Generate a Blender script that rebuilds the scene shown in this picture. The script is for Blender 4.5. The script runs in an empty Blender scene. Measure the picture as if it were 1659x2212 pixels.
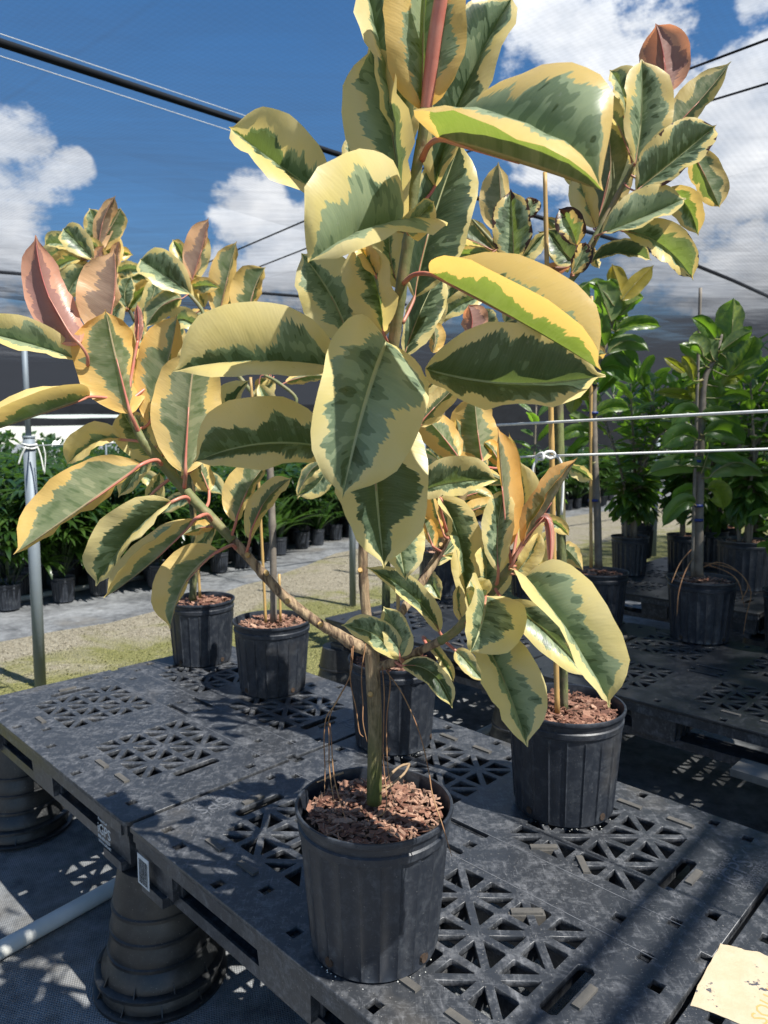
import bpy, math, random
import numpy as np
from mathutils import Vector, Matrix
random.seed(7)
RNG = np.random.RandomState(7)
S = bpy.context.scene
COL = S.collection
R = math.radians

# ------------------------------------------------------------------ camera
CAMZ = 1.42
F, CX, CY, HOR = 1545.0, 829.5, 1106.0, 955.0          # measured on a 1659 x 2212 view of the photograph
PITCH = math.atan((CY - HOR) / F)
cam = bpy.data.cameras.new('camera')
camo = bpy.data.objects.new('camera', cam); COL.objects.link(camo)
camo.location = (0, 0, CAMZ); camo.rotation_euler = (math.pi/2 - PITCH, 0, 0)
cam.sensor_fit = 'VERTICAL'; cam.sensor_height = 9.8; cam.sensor_width = 9.8*.75
cam.lens = 9.8 * F / 2212.0
cam.clip_start = .05; cam.clip_end = 2000
cam.dof.use_dof = True; cam.dof.focus_distance = 1.2; cam.dof.aperture_fstop = 2.2
S.camera = camo

# ------------------------------------------------------------------ sun, sky, exposure
SUN = Vector((.569, -.42, 1.0)).normalized()
SUN_EL = math.asin(SUN.z); SUN_ROT = math.atan2(SUN.x, SUN.y)
sl = bpy.data.lights.new('sun', 'SUN'); sl.energy = 5.0; sl.angle = R(.53); sl.color = (1, .97, .91)
so = bpy.data.objects.new('sun', sl); COL.objects.link(so)
so.rotation_euler = SUN.to_track_quat('Z', 'Y').to_euler()
S.view_settings.view_transform = 'Standard'; S.view_settings.look = 'None'
S.view_settings.gamma = 1; S.view_settings.use_curve_mapping = False
S.view_settings.exposure = 0.98
S.cycles.max_bounces = 8; S.cycles.transparent_max_bounces = 16
S.cycles.diffuse_bounces = 3; S.cycles.glossy_bounces = 2; S.cycles.transmission_bounces = 4
S.cycles.caustics_reflective = False; S.cycles.caustics_refractive = False
S.cycles.use_denoising = True

def pxdir(x, y):
    u = (x-CX)/F; v = -(y-CY)/F
    return Vector((u, math.cos(PITCH)+v*math.sin(PITCH), -math.sin(PITCH)+v*math.cos(PITCH)))
def at(x, y, Y):                       # the point at distance Y ahead that shows at that place
    r = pxdir(x, y); return Vector((0, 0, CAMZ)) + r*(Y/r.y)
def onz(x, y, z):                      # the point of the level z
    r = pxdir(x, y); return Vector((0, 0, CAMZ)) + r*((z-CAMZ)/r.z)

W = bpy.data.worlds.new('World'); S.world = W; W.use_nodes = True
def world():
    nt = W.node_tree; nt.nodes.clear(); N = nt.nodes.new; L = nt.links.new
    out = N('ShaderNodeOutputWorld'); sky = N('ShaderNodeTexSky'); sky.sky_type = 'NISHITA'
    sky.sun_disc = False; sky.sun_elevation = SUN_EL; sky.sun_rotation = SUN_ROT
    sky.air_density = 1.0; sky.dust_density = .15; sky.ozone_density = 3.0
    hs = N('ShaderNodeHueSaturation'); hs.inputs['Saturation'].default_value = 1.3
    L(sky.outputs[0], hs.inputs['Color'])
    bg = N('ShaderNodeBackground'); bg.inputs[1].default_value = .080; L(hs.outputs[0], bg.inputs[0])
    tc = N('ShaderNodeTexCoord'); nrm = N('ShaderNodeVectorMath'); nrm.operation = 'NORMALIZE'
    L(tc.outputs['Generated'], nrm.inputs[0])
    def noise(scale, det, rough, off=0):
        mp = N('ShaderNodeMapping'); mp.inputs['Location'].default_value = (off, off*.7, off*1.3)
        mp.inputs['Scale'].default_value = (1, 1, 1.5)
        L(nrm.outputs[0], mp.inputs[0])
        n = N('ShaderNodeTexNoise'); n.inputs['Scale'].default_value = scale; n.inputs['Detail'].default_value = det
        n.inputs['Roughness'].default_value = rough; L(mp.outputs[0], n.inputs['Vector']); return n.outputs[0]
    def M(op, a, b=None, c=None):
        m = N('ShaderNodeMath'); m.operation = op
        for i, q in enumerate((a, b, c)):
            if q is None: continue
            if isinstance(q, (int, float)): m.inputs[i].default_value = q
            else: L(q, m.inputs[i])
        return m.outputs[0]
    # cumulus banks: where they stand in the sky (directions), and how wide each is
    blobs = [(20, 300, 90, 1), (60, 420, 100, 1), (20, 560, 120, 1), (150, 370, 50, .8), (30, 660, 120, .9), (540, 470, 85, 1), (600, 560, 110, 1),
             (500, 600, 80, .9), (700, 560, 110, 1), (1230, 60, 150, 1), (1330, 190, 170, 1), (1180, 260, 120, 1), (1640, 190, 110, 1), (1560, 330, 170, 1),
             (1450, 420, 130, .9), (1240, 30, 90, 1), (1420, 30, 90, .9), (1640, 460, 150, .95), (1560, 520, 130, .9), (900, 620, 120, .8), (1640, -20, 60, .9), (1150, 500, 60, .5), (1620, 600, 130, 1), (1450, 560, 120, .9), (1300, 420, 90, .8), (1250, 330, 90, .9), (1000, 560, 80, .7)]
    acc = None
    for x, y, rad, w in blobs:
        d = pxdir(x, y).normalized(); r = rad/F/(1+((x-CX)**2+(y-CY)**2)/F**2)**.5
        dt = N('ShaderNodeVectorMath'); dt.operation = 'DOT_PRODUCT'; L(nrm.outputs[0], dt.inputs[0]); dt.inputs[1].default_value = d
        mr = N('ShaderNodeMapRange'); mr.interpolation_type = 'SMOOTHSTEP'
        mr.inputs[1].default_value = math.cos(r*1.35); mr.inputs[2].default_value = math.cos(r*.3)
        mr.inputs[3].default_value = 0; mr.inputs[4].default_value = w
        L(dt.outputs['Value'], mr.inputs[0])
        acc = mr.outputs[0] if acc is None else M('MAXIMUM', acc, mr.outputs[0])
    # elsewhere the same fair-weather cumulus, scattered
    sp = N('ShaderNodeSeparateXYZ'); L(nrm.outputs[0], sp.inputs[0])
    ahead = M('SUBTRACT', 1, M('MULTIPLY_ADD', sp.outputs[1], 3.0, -1.2))
    ahead = M('MINIMUM', M('MAXIMUM', ahead, 0), 1)
    gen = N('ShaderNodeMapRange'); gen.inputs[1].default_value = .52; gen.inputs[2].default_value = .66; L(noise(2.6, 3, .5, 5), gen.inputs[0])
    acc = M('MAXIMUM', acc, M('MULTIPLY', gen.outputs[0], ahead))
    n1 = noise(11, 8, .58); n2 = noise(5, 5, .5, 3)
    v = M('ADD', acc, M('MULTIPLY', M('MINIMUM', M('MULTIPLY_ADD', acc, 3.2, .12), 1), M('ADD', M('MULTIPLY', M('SUBTRACT', n1, .5), 3.2), M('MULTIPLY', M('SUBTRACT', noise(30, 8, .65, 2), .5), 1.3))))
    mask = N('ShaderNodeMapRange'); mask.interpolation_type = 'SMOOTHSTEP'; mask.inputs[1].default_value = .25; mask.inputs[2].default_value = .85; L(v, mask.inputs[0])
    mk = M('MAXIMUM', M('MULTIPLY', mask.outputs[0], .95), M('MULTIPLY_ADD', M('MINIMUM', M('ABSOLUTE', sp.outputs[2]), .14), -4.6, .65))
    cr = N('ShaderNodeValToRGB'); cr.color_ramp.elements[0].position = .3; cr.color_ramp.elements[0].color = (.26, .33, .44, 1)
    cr.color_ramp.elements[1].position = .62; cr.color_ramp.elements[1].color = (1, 1, 1, 1); L(M('MULTIPLY_ADD', n1, .45, M('MULTIPLY', n2, .5)), cr.inputs[0])
    cb = N('ShaderNodeBackground'); cb.inputs[1].default_value = .88; L(cr.outputs[0], cb.inputs[0])
    mx = N('ShaderNodeMixShader'); L(mk, mx.inputs[0]); L(bg.outputs[0], mx.inputs[1]); L(cb.outputs[0], mx.inputs[2])
    L(mx.outputs[0], out.inputs[0])
world()

# ------------------------------------------------------------------ node helpers and materials
class G:
    def __init__(s, name):
        s.m = bpy.data.materials.new(name); s.m.use_nodes = True; s.nt = s.m.node_tree; s.nt.nodes.clear()
        s.out = s.N('ShaderNodeOutputMaterial')
    def N(s, t): return s.nt.nodes.new(t)
    def L(s, a, b): s.nt.links.new(a, b)
    def put(s, sock, v):
        if v is None: return
        if isinstance(v, (int, float)): sock.default_value = v
        elif isinstance(v, tuple): sock.default_value = v if len(v) == len(sock.default_value) else tuple(v)+(1,)
        else: s.L(v, sock)
    def M(s, op, a, b=None, c=None, clamp=False):
        m = s.N('ShaderNodeMath'); m.operation = op; m.use_clamp = clamp
        for i, q in enumerate((a, b, c)): s.put(m.inputs[i], q)
        return m.outputs[0]
    def V(s, op, a, b=None):
        m = s.N('ShaderNodeVectorMath'); m.operation = op; s.put(m.inputs[0], a); s.put(m.inputs[1], b)
        return m.outputs['Value'] if op in ('DOT_PRODUCT', 'LENGTH') else m.outputs[0]
    def mix(s, f, a, b, mode='MIX'):
        m = s.N('ShaderNodeMix'); m.data_type = 'RGBA'; m.blend_type = mode
        s.put(m.inputs[0], f); s.put(m.inputs[6], a); s.put(m.inputs[7], b); return m.outputs[2]
    def rng(s, v, a, b, c=0., d=1., smooth=False):
        m = s.N('ShaderNodeMapRange'); m.clamp = True
        if smooth: m.interpolation_type = 'SMOOTHSTEP'
        for i, q in enumerate((v, a, b, c, d)): s.put(m.inputs[i], q)
        return m.outputs[0]
    def xyz(s, x, y, z):
        m = s.N('ShaderNodeCombineXYZ')
        for i, q in enumerate((x, y, z)): s.put(m.inputs[i], q)
        return m.outputs[0]
    def noise(s, vec, scale, det=3, rough=.5, dist=0):
        n = s.N('ShaderNodeTexNoise'); n.inputs['Scale'].default_value = scale; n.inputs['Detail'].default_value = det
        n.inputs['Roughness'].default_value = rough; n.inputs['Distortion'].default_value = dist
        if vec is not None: s.L(vec, n.inputs['Vector'])
        return n.outputs[0]
    def pos(s): return s.N('ShaderNodeNewGeometry').outputs['Position']
    def obj(s): return s.N('ShaderNodeTexCoord').outputs['Object']
    def mapped(s, v, sc=(1, 1, 1), loc=(0, 0, 0), rot=(0, 0, 0)):
        m = s.N('ShaderNodeMapping'); m.inputs['Scale'].default_value = sc; m.inputs['Location'].default_value = loc
        m.inputs['Rotation'].default_value = rot; s.L(v, m.inputs[0]); return m.outputs[0]
    def bump(s, h, st=.3, dist=.01, nrm=None):
        b = s.N('ShaderNodeBump'); b.inputs['Strength'].default_value = st; b.inputs['Distance'].default_value = dist
        s.L(h, b.inputs['Height'])
        if nrm is not None: s.L(nrm, b.inputs['Normal'])
        return b.outputs[0]
    def bsdf(s, col, rough=.5, nrm=None, metal=0, spec=.5, coat=0):
        p = s.N('ShaderNodeBsdfPrincipled'); s.put(p.inputs['Base Color'], col); s.put(p.inputs['Roughness'], rough)
        p.inputs['Metallic'].default_value = metal; s.put(p.inputs['Specular IOR Level'], spec)
        if coat: p.inputs['Coat Weight'].default_value = coat; p.inputs['Coat Roughness'].default_value = .2
        if nrm is not None: s.L(nrm, p.inputs['Normal'])
        return p.outputs[0]
    def done(s, sh): s.L(sh, s.out.inputs[0]); return s.m

def leaf_material(name, kind):
    g = G(name)
    uv = g.N('ShaderNodeUVMap').outputs[0]
    sp = g.N('ShaderNodeSeparateXYZ'); g.L(uv, sp.inputs[0]); t, v0 = sp.outputs[0], sp.outputs[1]
    v = g.M('MULTIPLY_ADD', v0, 2., -1.)
    av = g.M('ABSOLUTE', v); side = g.M('SIGN', v)
    oi = g.N('ShaderNodeObjectInfo'); seed = g.M('MULTIPLY', oi.outputs['Random'], 57.)
    cs = g.N('ShaderNodeSeparateColor'); g.L(oi.outputs['Color'], cs.inputs[0])
    pink, cover, warm = cs.outputs[0], cs.outputs[1], cs.outputs[2]; brown = g.M('SUBTRACT', 1., oi.outputs['Alpha'])
    s_ = g.M('SUBTRACT', t, g.M('MULTIPLY', av, .13))              # runs along the lateral veins
    so_ = g.M('MULTIPLY_ADD', side, 3.7, seed)
    def vn(f, vf, det=0, off=0.):
        return g.noise(g.xyz(g.M('MULTIPLY', s_, f), g.M('MULTIPLY', av, vf), g.M('ADD', so_, off)), 1., det, .5)
    back = g.N('ShaderNodeNewGeometry').outputs['Backfacing']
    if kind == 'variegated':
        big = g.M('MULTIPLY_ADD', vn(4.0, .5, 1), 1.5, -.75)
        jag = g.M('MULTIPLY_ADD', vn(17, .7, 2, 9.), .46, -.23)
        fine = g.M('MULTIPLY_ADD', vn(62, 1.3, 1, 4.), .26, -.13)
        T = g.M('ADD', g.M('ADD', cover, big), g.M('ADD', jag, fine))
        env = g.M('POWER', g.M('SINE', g.M('MULTIPLY', g.M('POWER', t, .9), 3.14159)), .38)
        T = g.M('MULTIPLY', T, env)
        T = g.M('MINIMUM', T, g.M('MULTIPLY_ADD', vn(20, 1., 1, 2.), .2, .80))
        mask = g.rng(g.M('SUBTRACT', T, av), -.012, .012)
        tone = vn(7.5, 1.6, 2, 20.); tone2 = vn(26, 2.2, 1, 31.)
        tn = g.M('MULTIPLY_ADD', tone2, .42, g.M('MULTIPLY', tone, .9))
        dark = g.mix(g.rng(vn(40, 3, 2, 3.), .35, .7), (.024, .045, .030), (.048, .082, .052))
        grey = (.175, .235, .145); pale = (.38, .45, .27)
        bias = g.M('MULTIPLY_ADD', g.M('FRACT', g.M('MULTIPLY', seed, 3.17)), .17, -.085)
        rimd = g.M('MULTIPLY', g.rng(g.M('SUBTRACT', T, av), .0, .16, 1., 0.), .14)      # the outer layer of the green is mostly the paler one
        at_ = g.N('ShaderNodeAttribute'); at_.attribute_type = 'OBJECT'; at_.attribute_name = 'tone'
        tn = g.M('ADD', g.M('ADD', tn, at_.outputs['Fac']), g.M('ADD', bias, rimd))
        gc = g.mix(g.rng(tn, .53, .545), dark, grey)
        gc = g.mix(g.rng(tn, .66, .675), gc, pale); gc = g.mix(g.rng(tone2, .35, .65, 0., .25), gc, grey)
        # pale patches lie mostly towards the margin, a few along the rib
        cream = g.mix(g.rng(vn(3, 1, 2, 8.), .35, .7), (.73, .61, .24), (.77, .67, .35))
        cream = g.mix(g.M('MULTIPLY', warm, g.rng(av, .2, 1., .5, 1.)), cream, (.74, .47, .12))
        top = g.mix(mask, cream, gc)
        ug = g.mix(g.rng(tn, .60, .66), (.13, .17, .085), (.22, .25, .14)); ug = g.mix(g.rng(tn, .76, .80), ug, (.33, .34, .2))
        uc = g.mix(g.rng(vn(3, 1, 2, 8.), .35, .7), (.72, .57, .21), (.75, .63, .31))
        uc = g.mix(g.M('MULTIPLY', warm, g.rng(av, .3, 1., .5, 1.)), uc, (.80, .43, .09))
        und = g.mix(mask, uc, ug)
        col = g.mix(back, top, und)
        pk = g.mix(mask, (.72, .36, .25), (.42, .22, .19))
        col = g.mix(pink, col, pk)
        tr_c = g.mix(mask, g.mix(warm, (.95, .77, .25), (1., .55, .10)), g.mix(warm, (.20, .27, .07), (.34, .46, .03)))
        tr_c = g.mix(pink, tr_c, g.mix(mask, (.9, .30, .14), (.4, .12, .06)))
        rib = g.mix(back, (.62, .62, .34), g.mix(pink, (.55, .42, .26), (.62, .13, .12)))
    else:
        n = vn(5, 1, 3); m2 = g.rng(vn(12, 3, 3, 6.), .4, .62)
        top = g.mix(n, (.022, .062, .016), (.045, .105, .024)); top = g.mix(g.M('MULTIPLY', m2, warm), top, (.16, .24, .03))
        und = g.mix(n, (.09, .14, .05), (.14, .19, .08)); und = g.mix(g.M('MULTIPLY', m2, warm), und, (.24, .3, .07))
        col = g.mix(back, top, und); col = g.mix(pink, col, (.42, .30, .04))
        tr_c = g.mix(pink, (.26, .50, .03), (.8, .5, .03)); rib = g.mix(back, (.14, .2, .06), (.28, .26, .12))
        mask = n
    half = g.M('MULTIPLY_ADD', g.M('SUBTRACT', 1., t), .034, .013)
    col = g.mix(g.rng(av, half, g.M('ADD', half, .012), 1., 0.), col, rib)
    lines = g.M('SINE', g.M('ADD', g.M('MULTIPLY', s_, 330.), g.M('MULTIPLY', vn(9, 2, 2, 50.), 22.)))                    # fine lateral veins
    lm = g.M('MULTIPLY', g.rng(lines, .6, .98), .07 if kind == 'variegated' else .07)
    col = g.mix(lm, col, (.55, .55, .3))
    # specks, dust and water marks
    dn = g.noise(g.obj(), 90, 4, .65); col = g.mix(g.rng(dn, .63, .72, 0, .20), col, (.6, .58, .5))
    sk = g.noise(g.obj(), 420, 2, .5); col = g.mix(g.rng(sk, .72, .76, 0, .5), col, (.12, .08, .03))
    edge = g.rng(g.M('ADD', g.M('MAXIMUM', av, g.M('MULTIPLY', t, 1.02)), g.M('MULTIPLY_ADD', vn(9, 1, 3, 13.), .9, -.45)), g.M('MULTIPLY_ADD', brown, -.55, 1.30), g.M('MULTIPLY_ADD', brown, -.55, 1.33))
    col = g.mix(edge, col, g.mix(dn, (.035, .018, .012), (.10, .05, .03)))
    h = g.M('ADD', g.M('MULTIPLY', lines, .016), g.M('MULTIPLY', vn(11, 1.5, 2, 40.), 1.0))
    nb = g.bump(h, .35 if kind == 'variegated' else .3, .004)
    p = g.bsdf(col, g.mix(0., g.rng(dn, .3, .7, .34, .55), (0, 0, 0)) if False else g.rng(dn, .3, .7, .27, .46) if kind == 'variegated' else g.rng(dn, .3, .7, .24, .45), nb, spec=.45)
    tr = g.N('ShaderNodeBsdfTranslucent'); g.L(g.mix(edge, tr_c, (.05, .02, .01)), tr.inputs[0]); g.L(nb, tr.inputs['Normal'])
    mx = g.N('ShaderNodeMixShader'); mx.inputs[0].default_value = .42
    g.L(p, mx.inputs[1]); g.L(tr.outputs[0], mx.inputs[2])
    return g.done(mx.outputs[0])

MAT = {}
MAT['leaf'] = leaf_material('variegated_leaf', 'variegated')
MAT['gleaf'] = leaf_material('green_leaf', 'green')
def m_simple(name, c, rough=.6, metal=0, bump=0, bs=60, c2=None, ns=8, spec=.5):
    g = G(name); n = g.noise(g.obj(), ns, 5, .6)
    col = g.mix(g.rng(n, .35, .7), c, c2 or tuple(q*.7 for q in c))
    nb = g.bump(g.noise(g.obj(), bs, 4, .6), bump, .005) if bump else None
    MAT[name] = g.done(g.bsdf(col, rough, nb, metal, spec)); return MAT[name]
m_simple('petiole', (.50, .15, .11), .4, c2=(.42, .22, .14), ns=30)
m_simple('petiole_green', (.16, .2, .06), .4, c2=(.3, .22, .1), ns=30)
m_simple('sheath', (.56, .17, .12), .38, c2=(.62, .25, .18), ns=40)
m_simple('root', (.20, .09, .04), .7, c2=(.34, .2, .09), ns=25)
m_simple('straw', (.28, .19, .11), .7, c2=(.30, .2, .11), ns=25)
m_simple('bamboo', (.52, .32, .10), .5, c2=(.38, .25, .10), ns=14)
m_simple('grey_stake', (.22, .19, .15), .7, c2=(.12, .10, .08), ns=20)
m_simple('steel', (.20, .235, .265), .6, metal=.25, bump=.1, c2=(.20, .23, .25), ns=30)
m_simple('pvc', (.70, .70, .66), .35, c2=(.52, .52, .47), ns=5)
m_simple('rope', (.74, .74, .70), .8, c2=(.6, .6, .56), ns=90)
m_simple('cable', (.014, .016, .019), 1.0, spec=.1)
m_simple('tie', (.01, .03, .18), .5)
m_simple('plank', (.24, .23, .20), .85, bump=.6, bs=25, c2=(.13, .125, .11), ns=12)
m_simple('grip', (.07, .067, .062), .75, bump=.3, c2=(.115, .105, .09), ns=30)
m_simple('metalplate', (.40, .44, .43), .45, metal=.3, c2=(.3, .33, .32), ns=20)
m_simple('white_print', (.62, .64, .64), .6, c2=(.45, .47, .48), ns=60)
m_simple('soil', (.035, .022, .014), .95, bump=.8, bs=80, c2=(.06, .035, .02), ns=40)

def plastic(name, base, dust, amount, ribs=0, scuff=1.):
    g = G(name); o = g.obj(); P = g.pos()
    a = g.noise(P, 16, 7, .75, 1.2); b = g.noise(P, 60, 6, .75, .5); c = g.noise(g.mapped(P, (75, 7, 9), rot=(0, 0, .8)), 3, 6, .8)
    d = g.noise(g.mapped(P, (8, 90, 10), rot=(0, 0, .6)), 3, 5, .8)
    m = g.M('ADD', g.M('MULTIPLY', g.rng(a, .40, .75), .42), g.M('MULTIPLY', g.rng(b, .45, .75), .35))
    m = g.M('ADD', m, g.M('MULTIPLY', g.rng(c, .56, .74), .22*scuff)); m = g.M('ADD', m, g.M('MULTIPLY', g.rng(d, .57, .75), .20*scuff))
    col = g.mix(g.M('MULTIPLY', g.rng(m, .16, 1.05, 0., 1.), amount), base, dust)
    sp = g.noise(P, 260, 2, .5); col = g.mix(g.rng(sp, .70, .74, 0, .5*amount), col, (.4, .38, .34))
    st = g.noise(P, 3.2, 4, .6); col = g.mix(g.rng(st, .58, .72, 0, .35*amount), col, (.17, .145, .11))
    h = g.M('ADD', g.M('MULTIPLY', b, .6), g.M('MULTIPLY', g.noise(P, 140, 3, .6), .3))
    ro = g.rng(a, .3, .7, .30, .52)
    MAT[name] = g.done(g.bsdf(col, ro, g.bump(h, .16, .004), spec=.55))
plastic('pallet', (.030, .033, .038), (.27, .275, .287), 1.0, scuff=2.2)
plastic('pallet_shaded', (.014, .016, .019), (.085, .09, .10), .8)  # darker copy of the pallet plastic: shade on the rear benches in its colour
plastic('pot', (.017, .021, .029), (.20, .215, .23), .52, scuff=1.0)
plastic('old_pot', (.012, .013, .014), (.085, .085, .080), .8, scuff=.6)
def mats_more():
    g = G('bark'); o = g.pos()
    st = g.mapped(o, (90, 90, 14)); n = g.noise(st, 1, 6, .65, .8); n2 = g.noise(o, 30, 5, .65)
    col = g.mix(g.rng(n, .38, .60), (.075, .042, .026), (.38, .27, .16)); col = g.mix(g.rng(n2, .5, .7, 0, .5), col, (.42, .33, .19))
    sp = g.N('ShaderNodeSeparateXYZ'); g.L(o, sp.inputs[0])
    moss = g.rng(g.M('ADD', sp.outputs[2], g.M('MULTIPLY', n2, .22)), .90, 1.14, .95, 0.); col = g.mix(moss, col, g.mix(n, (.035, .055, .008), (.10, .12, .02)))
    MAT['bark'] = g.done(g.bsdf(col, .8, g.bump(n, .9, .006)))
    g = G('young_bark'); o = g.pos(); n = g.noise(g.mapped(o, (40, 40, 40)), 1, 5, .6); n2 = g.noise(o, 14, 4, .6)
    col = g.mix(n, (.095, .12, .035), (.20, .20, .085)); col = g.mix(g.rng(n2, .5, .68, 0, .8), col, (.34, .23, .12))
    MAT['young_bark'] = g.done(g.bsdf(col, .6, g.bump(n, .5, .004)))
    g = G('green_trunk'); o = g.pos(); n = g.noise(g.mapped(o, (50, 50, 18)), 1, 6, .65)
    col = g.mix(g.rng(n, .38, .6), (.035, .04, .022), (.16, .18, .06)); col = g.mix(g.rng(g.noise(o, 11, 3, .6), .55, .6, 0, .6), col, (.14, .11, .07))
    MAT['green_trunk'] = g.done(g.bsdf(col, .75, g.bump(n, .7, .005)))
    g = G('chip'); oi = g.N('ShaderNodeObjectInfo'); o = g.pos(); n = g.noise(o, 120, 5, .7)
    cr = g.N('ShaderNodeValToRGB'); e = cr.color_ramp.elements; e[0].color = (.09, .036, .022, 1); e[1].color = (.50, .31, .21, 1); e[1].position = 1
    for p_, c_ in ((.35, (.19, .078, .047, 1)), (.7, (.30, .155, .10, 1))): q = e.new(p_); q.color = c_
    g.L(oi.outputs['Random'], cr.inputs[0]); col = g.mix(g.rng(n, .4, .7, 0, .6), cr.outputs[0], (.08, .04, .027))
    MAT['chip'] = g.done(g.bsdf(col, .85, g.bump(n, .7, .003)))
    # shade cloth: woven threads, more closed the flatter one looks or light falls through it
    for nm, k, wr in (('cloth', .125, .05), ('cloth_dense', .24, .10)):
        g = G(nm); ge = g.N('ShaderNodeNewGeometry'); cs = g.M('ABSOLUTE', g.V('DOT_PRODUCT', ge.outputs['Incoming'], ge.outputs['True Normal']))
        P = ge.outputs['Position']
        f1 = g.noise(g.mapped(P, (1.0, 9, 1), rot=(0, 0, .62)), 1.2, 5, .6, .4); f2 = g.noise(g.mapped(P, (.5, .9, 1), rot=(0, 0, .3)), 1.2, 4, .6, 1.2)
        w1 = g.M('SINE', g.M('MULTIPLY', g.V('DOT_PRODUCT', P, (.64, .77, 0)), 190.)); w2 = g.M('SINE', g.M('MULTIPLY', g.V('DOT_PRODUCT', P, (.77, -.64, 0)), 150.))
        kk = g.M('ADD', g.M('MULTIPLY_ADD', g.M('SUBTRACT', f1, .5), wr*1.3, k), g.M('MULTIPLY', g.M('SUBTRACT', f2, .5), wr*1.6))
        kk = g.M('ADD', kk, g.M('MULTIPLY', g.M('ADD', w1, w2), .006))
        # sewn seams: double thickness lines
        ss = g.M('ABSOLUTE', g.M('SUBTRACT', g.M('FRACT', g.M('MULTIPLY', g.V('DOT_PRODUCT', P, (.64, .77, 0)), .23)), .5))
        kk = g.M('ADD', kk, g.rng(ss, .0, .004, .03, 0.))
        if nm == 'cloth_dense':
            sp = g.N('ShaderNodeUVMap').outputs[0]; su = g.N('ShaderNodeSeparateXYZ'); g.L(sp, su.inputs[0])
            kk = g.M('MULTIPLY', kk, g.rng(g.M('MULTIPLY_ADD', f2, .25, su.outputs[1]), .08, .62))
        op = g.M('DIVIDE', kk, g.M('MAXIMUM', cs, .02), clamp=True)
        tr = g.N('ShaderNodeBsdfTransparent'); df = g.N('ShaderNodeBsdfDiffuse'); df.inputs[0].default_value = (.010, .011, .013, 1)
        tl = g.N('ShaderNodeBsdfTranslucent'); tl.inputs[0].default_value = (.024, .026, .030, 1)
        ad = g.N('ShaderNodeAddShader'); g.L(df.outputs[0], ad.inputs[0]); g.L(tl.outputs[0], ad.inputs[1])
        mx = g.N('ShaderNodeMixShader'); g.L(op, mx.inputs[0]); g.L(tr.outputs[0], mx.inputs[1]); g.L(ad.outputs[0], mx.inputs[2]); MAT[nm] = g.done(mx.outputs[0])
    g = G('fabric_ground'); P = g.pos()
    a = g.noise(P, 2.2, 7, .68, .5); b = g.noise(P, 14, 6, .7); c = g.noise(P, 150, 2, .5)
    w = g.M('MULTIPLY', g.M('SINE', g.M('MULTIPLY', g.V('DOT_PRODUCT', P, (.71, .70, 0)), 900.)), g.M('SINE', g.M('MULTIPLY', g.V('DOT_PRODUCT', P, (.70, -.71, 0)), 500.)))
    col = g.mix(g.rng(g.M('MULTIPLY_ADD', b, .5, g.M('MULTIPLY', a, .6)), .42, .72), (.06, .064, .068), (.32, .33, .335))
    col = g.mix(g.rng(c, .70, .74, 0, .5), col, (.42, .38, .3))
    col = g.mix(g.rng(g.noise(P, 1.3, 5, .6), .56, .66, 0, .5), col, (.15, .13, .10)); col = g.mix(g.rng(w, -.2, .8, .0, .22), col, (.04, .042, .046))
    MAT['fabric'] = g.done(g.bsdf(col, .8, g.bump(g.M('ADD', w, g.M('MULTIPLY', a, 6)), .5, .004)))
    g = G('gravel_strip'); P = g.pos()
    vo = g.N('ShaderNodeTexVoronoi'); vo.inputs['Scale'].default_value = 85; g.L(P, vo.inputs['Vector'])
    sv = g.N('ShaderNodeSeparateColor'); g.L(vo.outputs['Color'], sv.inputs[0])
    st = g.mix(sv.outputs[0], (.17, .145, .095), (.38, .34, .25))
    d1 = g.V('DOT_PRODUCT', P, (-.713, .70, 0))
    mo = g.noise(g.mapped(P, (1, 1, 1)), 1.6, 6, .65, .6); band = g.M('ADD', g.M('MULTIPLY', mo, .9), g.rng(d1, 3.8, 5.3, .30, -.03))
    col = g.mix(g.rng(band, .47, .62), st, g.mix(sv.outputs[1], (.12, .125, .03), (.24, .225, .08)))
    hh = g.M('SUBTRACT', 1., vo.outputs['Distance'])
    MAT['gravel'] = g.done(g.bsdf(col, .9, g.bump(hh, .8, .02)))
    g = G('sticker'); o = g.obj(); n = g.noise(o, 22, 5, .65); n2 = g.noise(g.mapped(o, (90, 14, 1)), 1, 3, .6)
    col = g.mix(g.rng(n, .4, .7, 0, .6), (.50, .40, .26), (.58, .50, .36)); col = g.mix(g.rng(g.noise(o, 13, 5, .7), .60, .625), col, (.07, .07, .085))
    MAT['sticker'] = g.done(g.bsdf(col, .6, g.bump(g.M('ADD', n, g.M('MULTIPLY', n2, .4)), .5, .004)))
    g = G('faded_print'); MAT['faded_print'] = g.done(g.bsdf((.60, .33, .12), .7))
    g = G('palm'); oi = g.N('ShaderNodeObjectInfo'); P = g.pos(); n = g.noise(P, 5, 3, .6)
    col = g.mix(g.rng(n, .3, .7), (.006, .020, .005), (.030, .072, .014)); col = g.mix(g.rng(oi.outputs['Random'], .6, 1, 0, .3), col, (.11, .17, .03))
    p = g.bsdf(col, .30, None, spec=.6); tr = g.N('ShaderNodeBsdfTranslucent'); tr.inputs[0].default_value = (.12, .26, .03, 1)
    mx = g.N('ShaderNodeMixShader'); mx.inputs[0].default_value = .3; g.L(p, mx.inputs[1]); g.L(tr.outputs[0], mx.inputs[2]); MAT['palm'] = g.done(mx.outputs[0])
mats_more()

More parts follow.
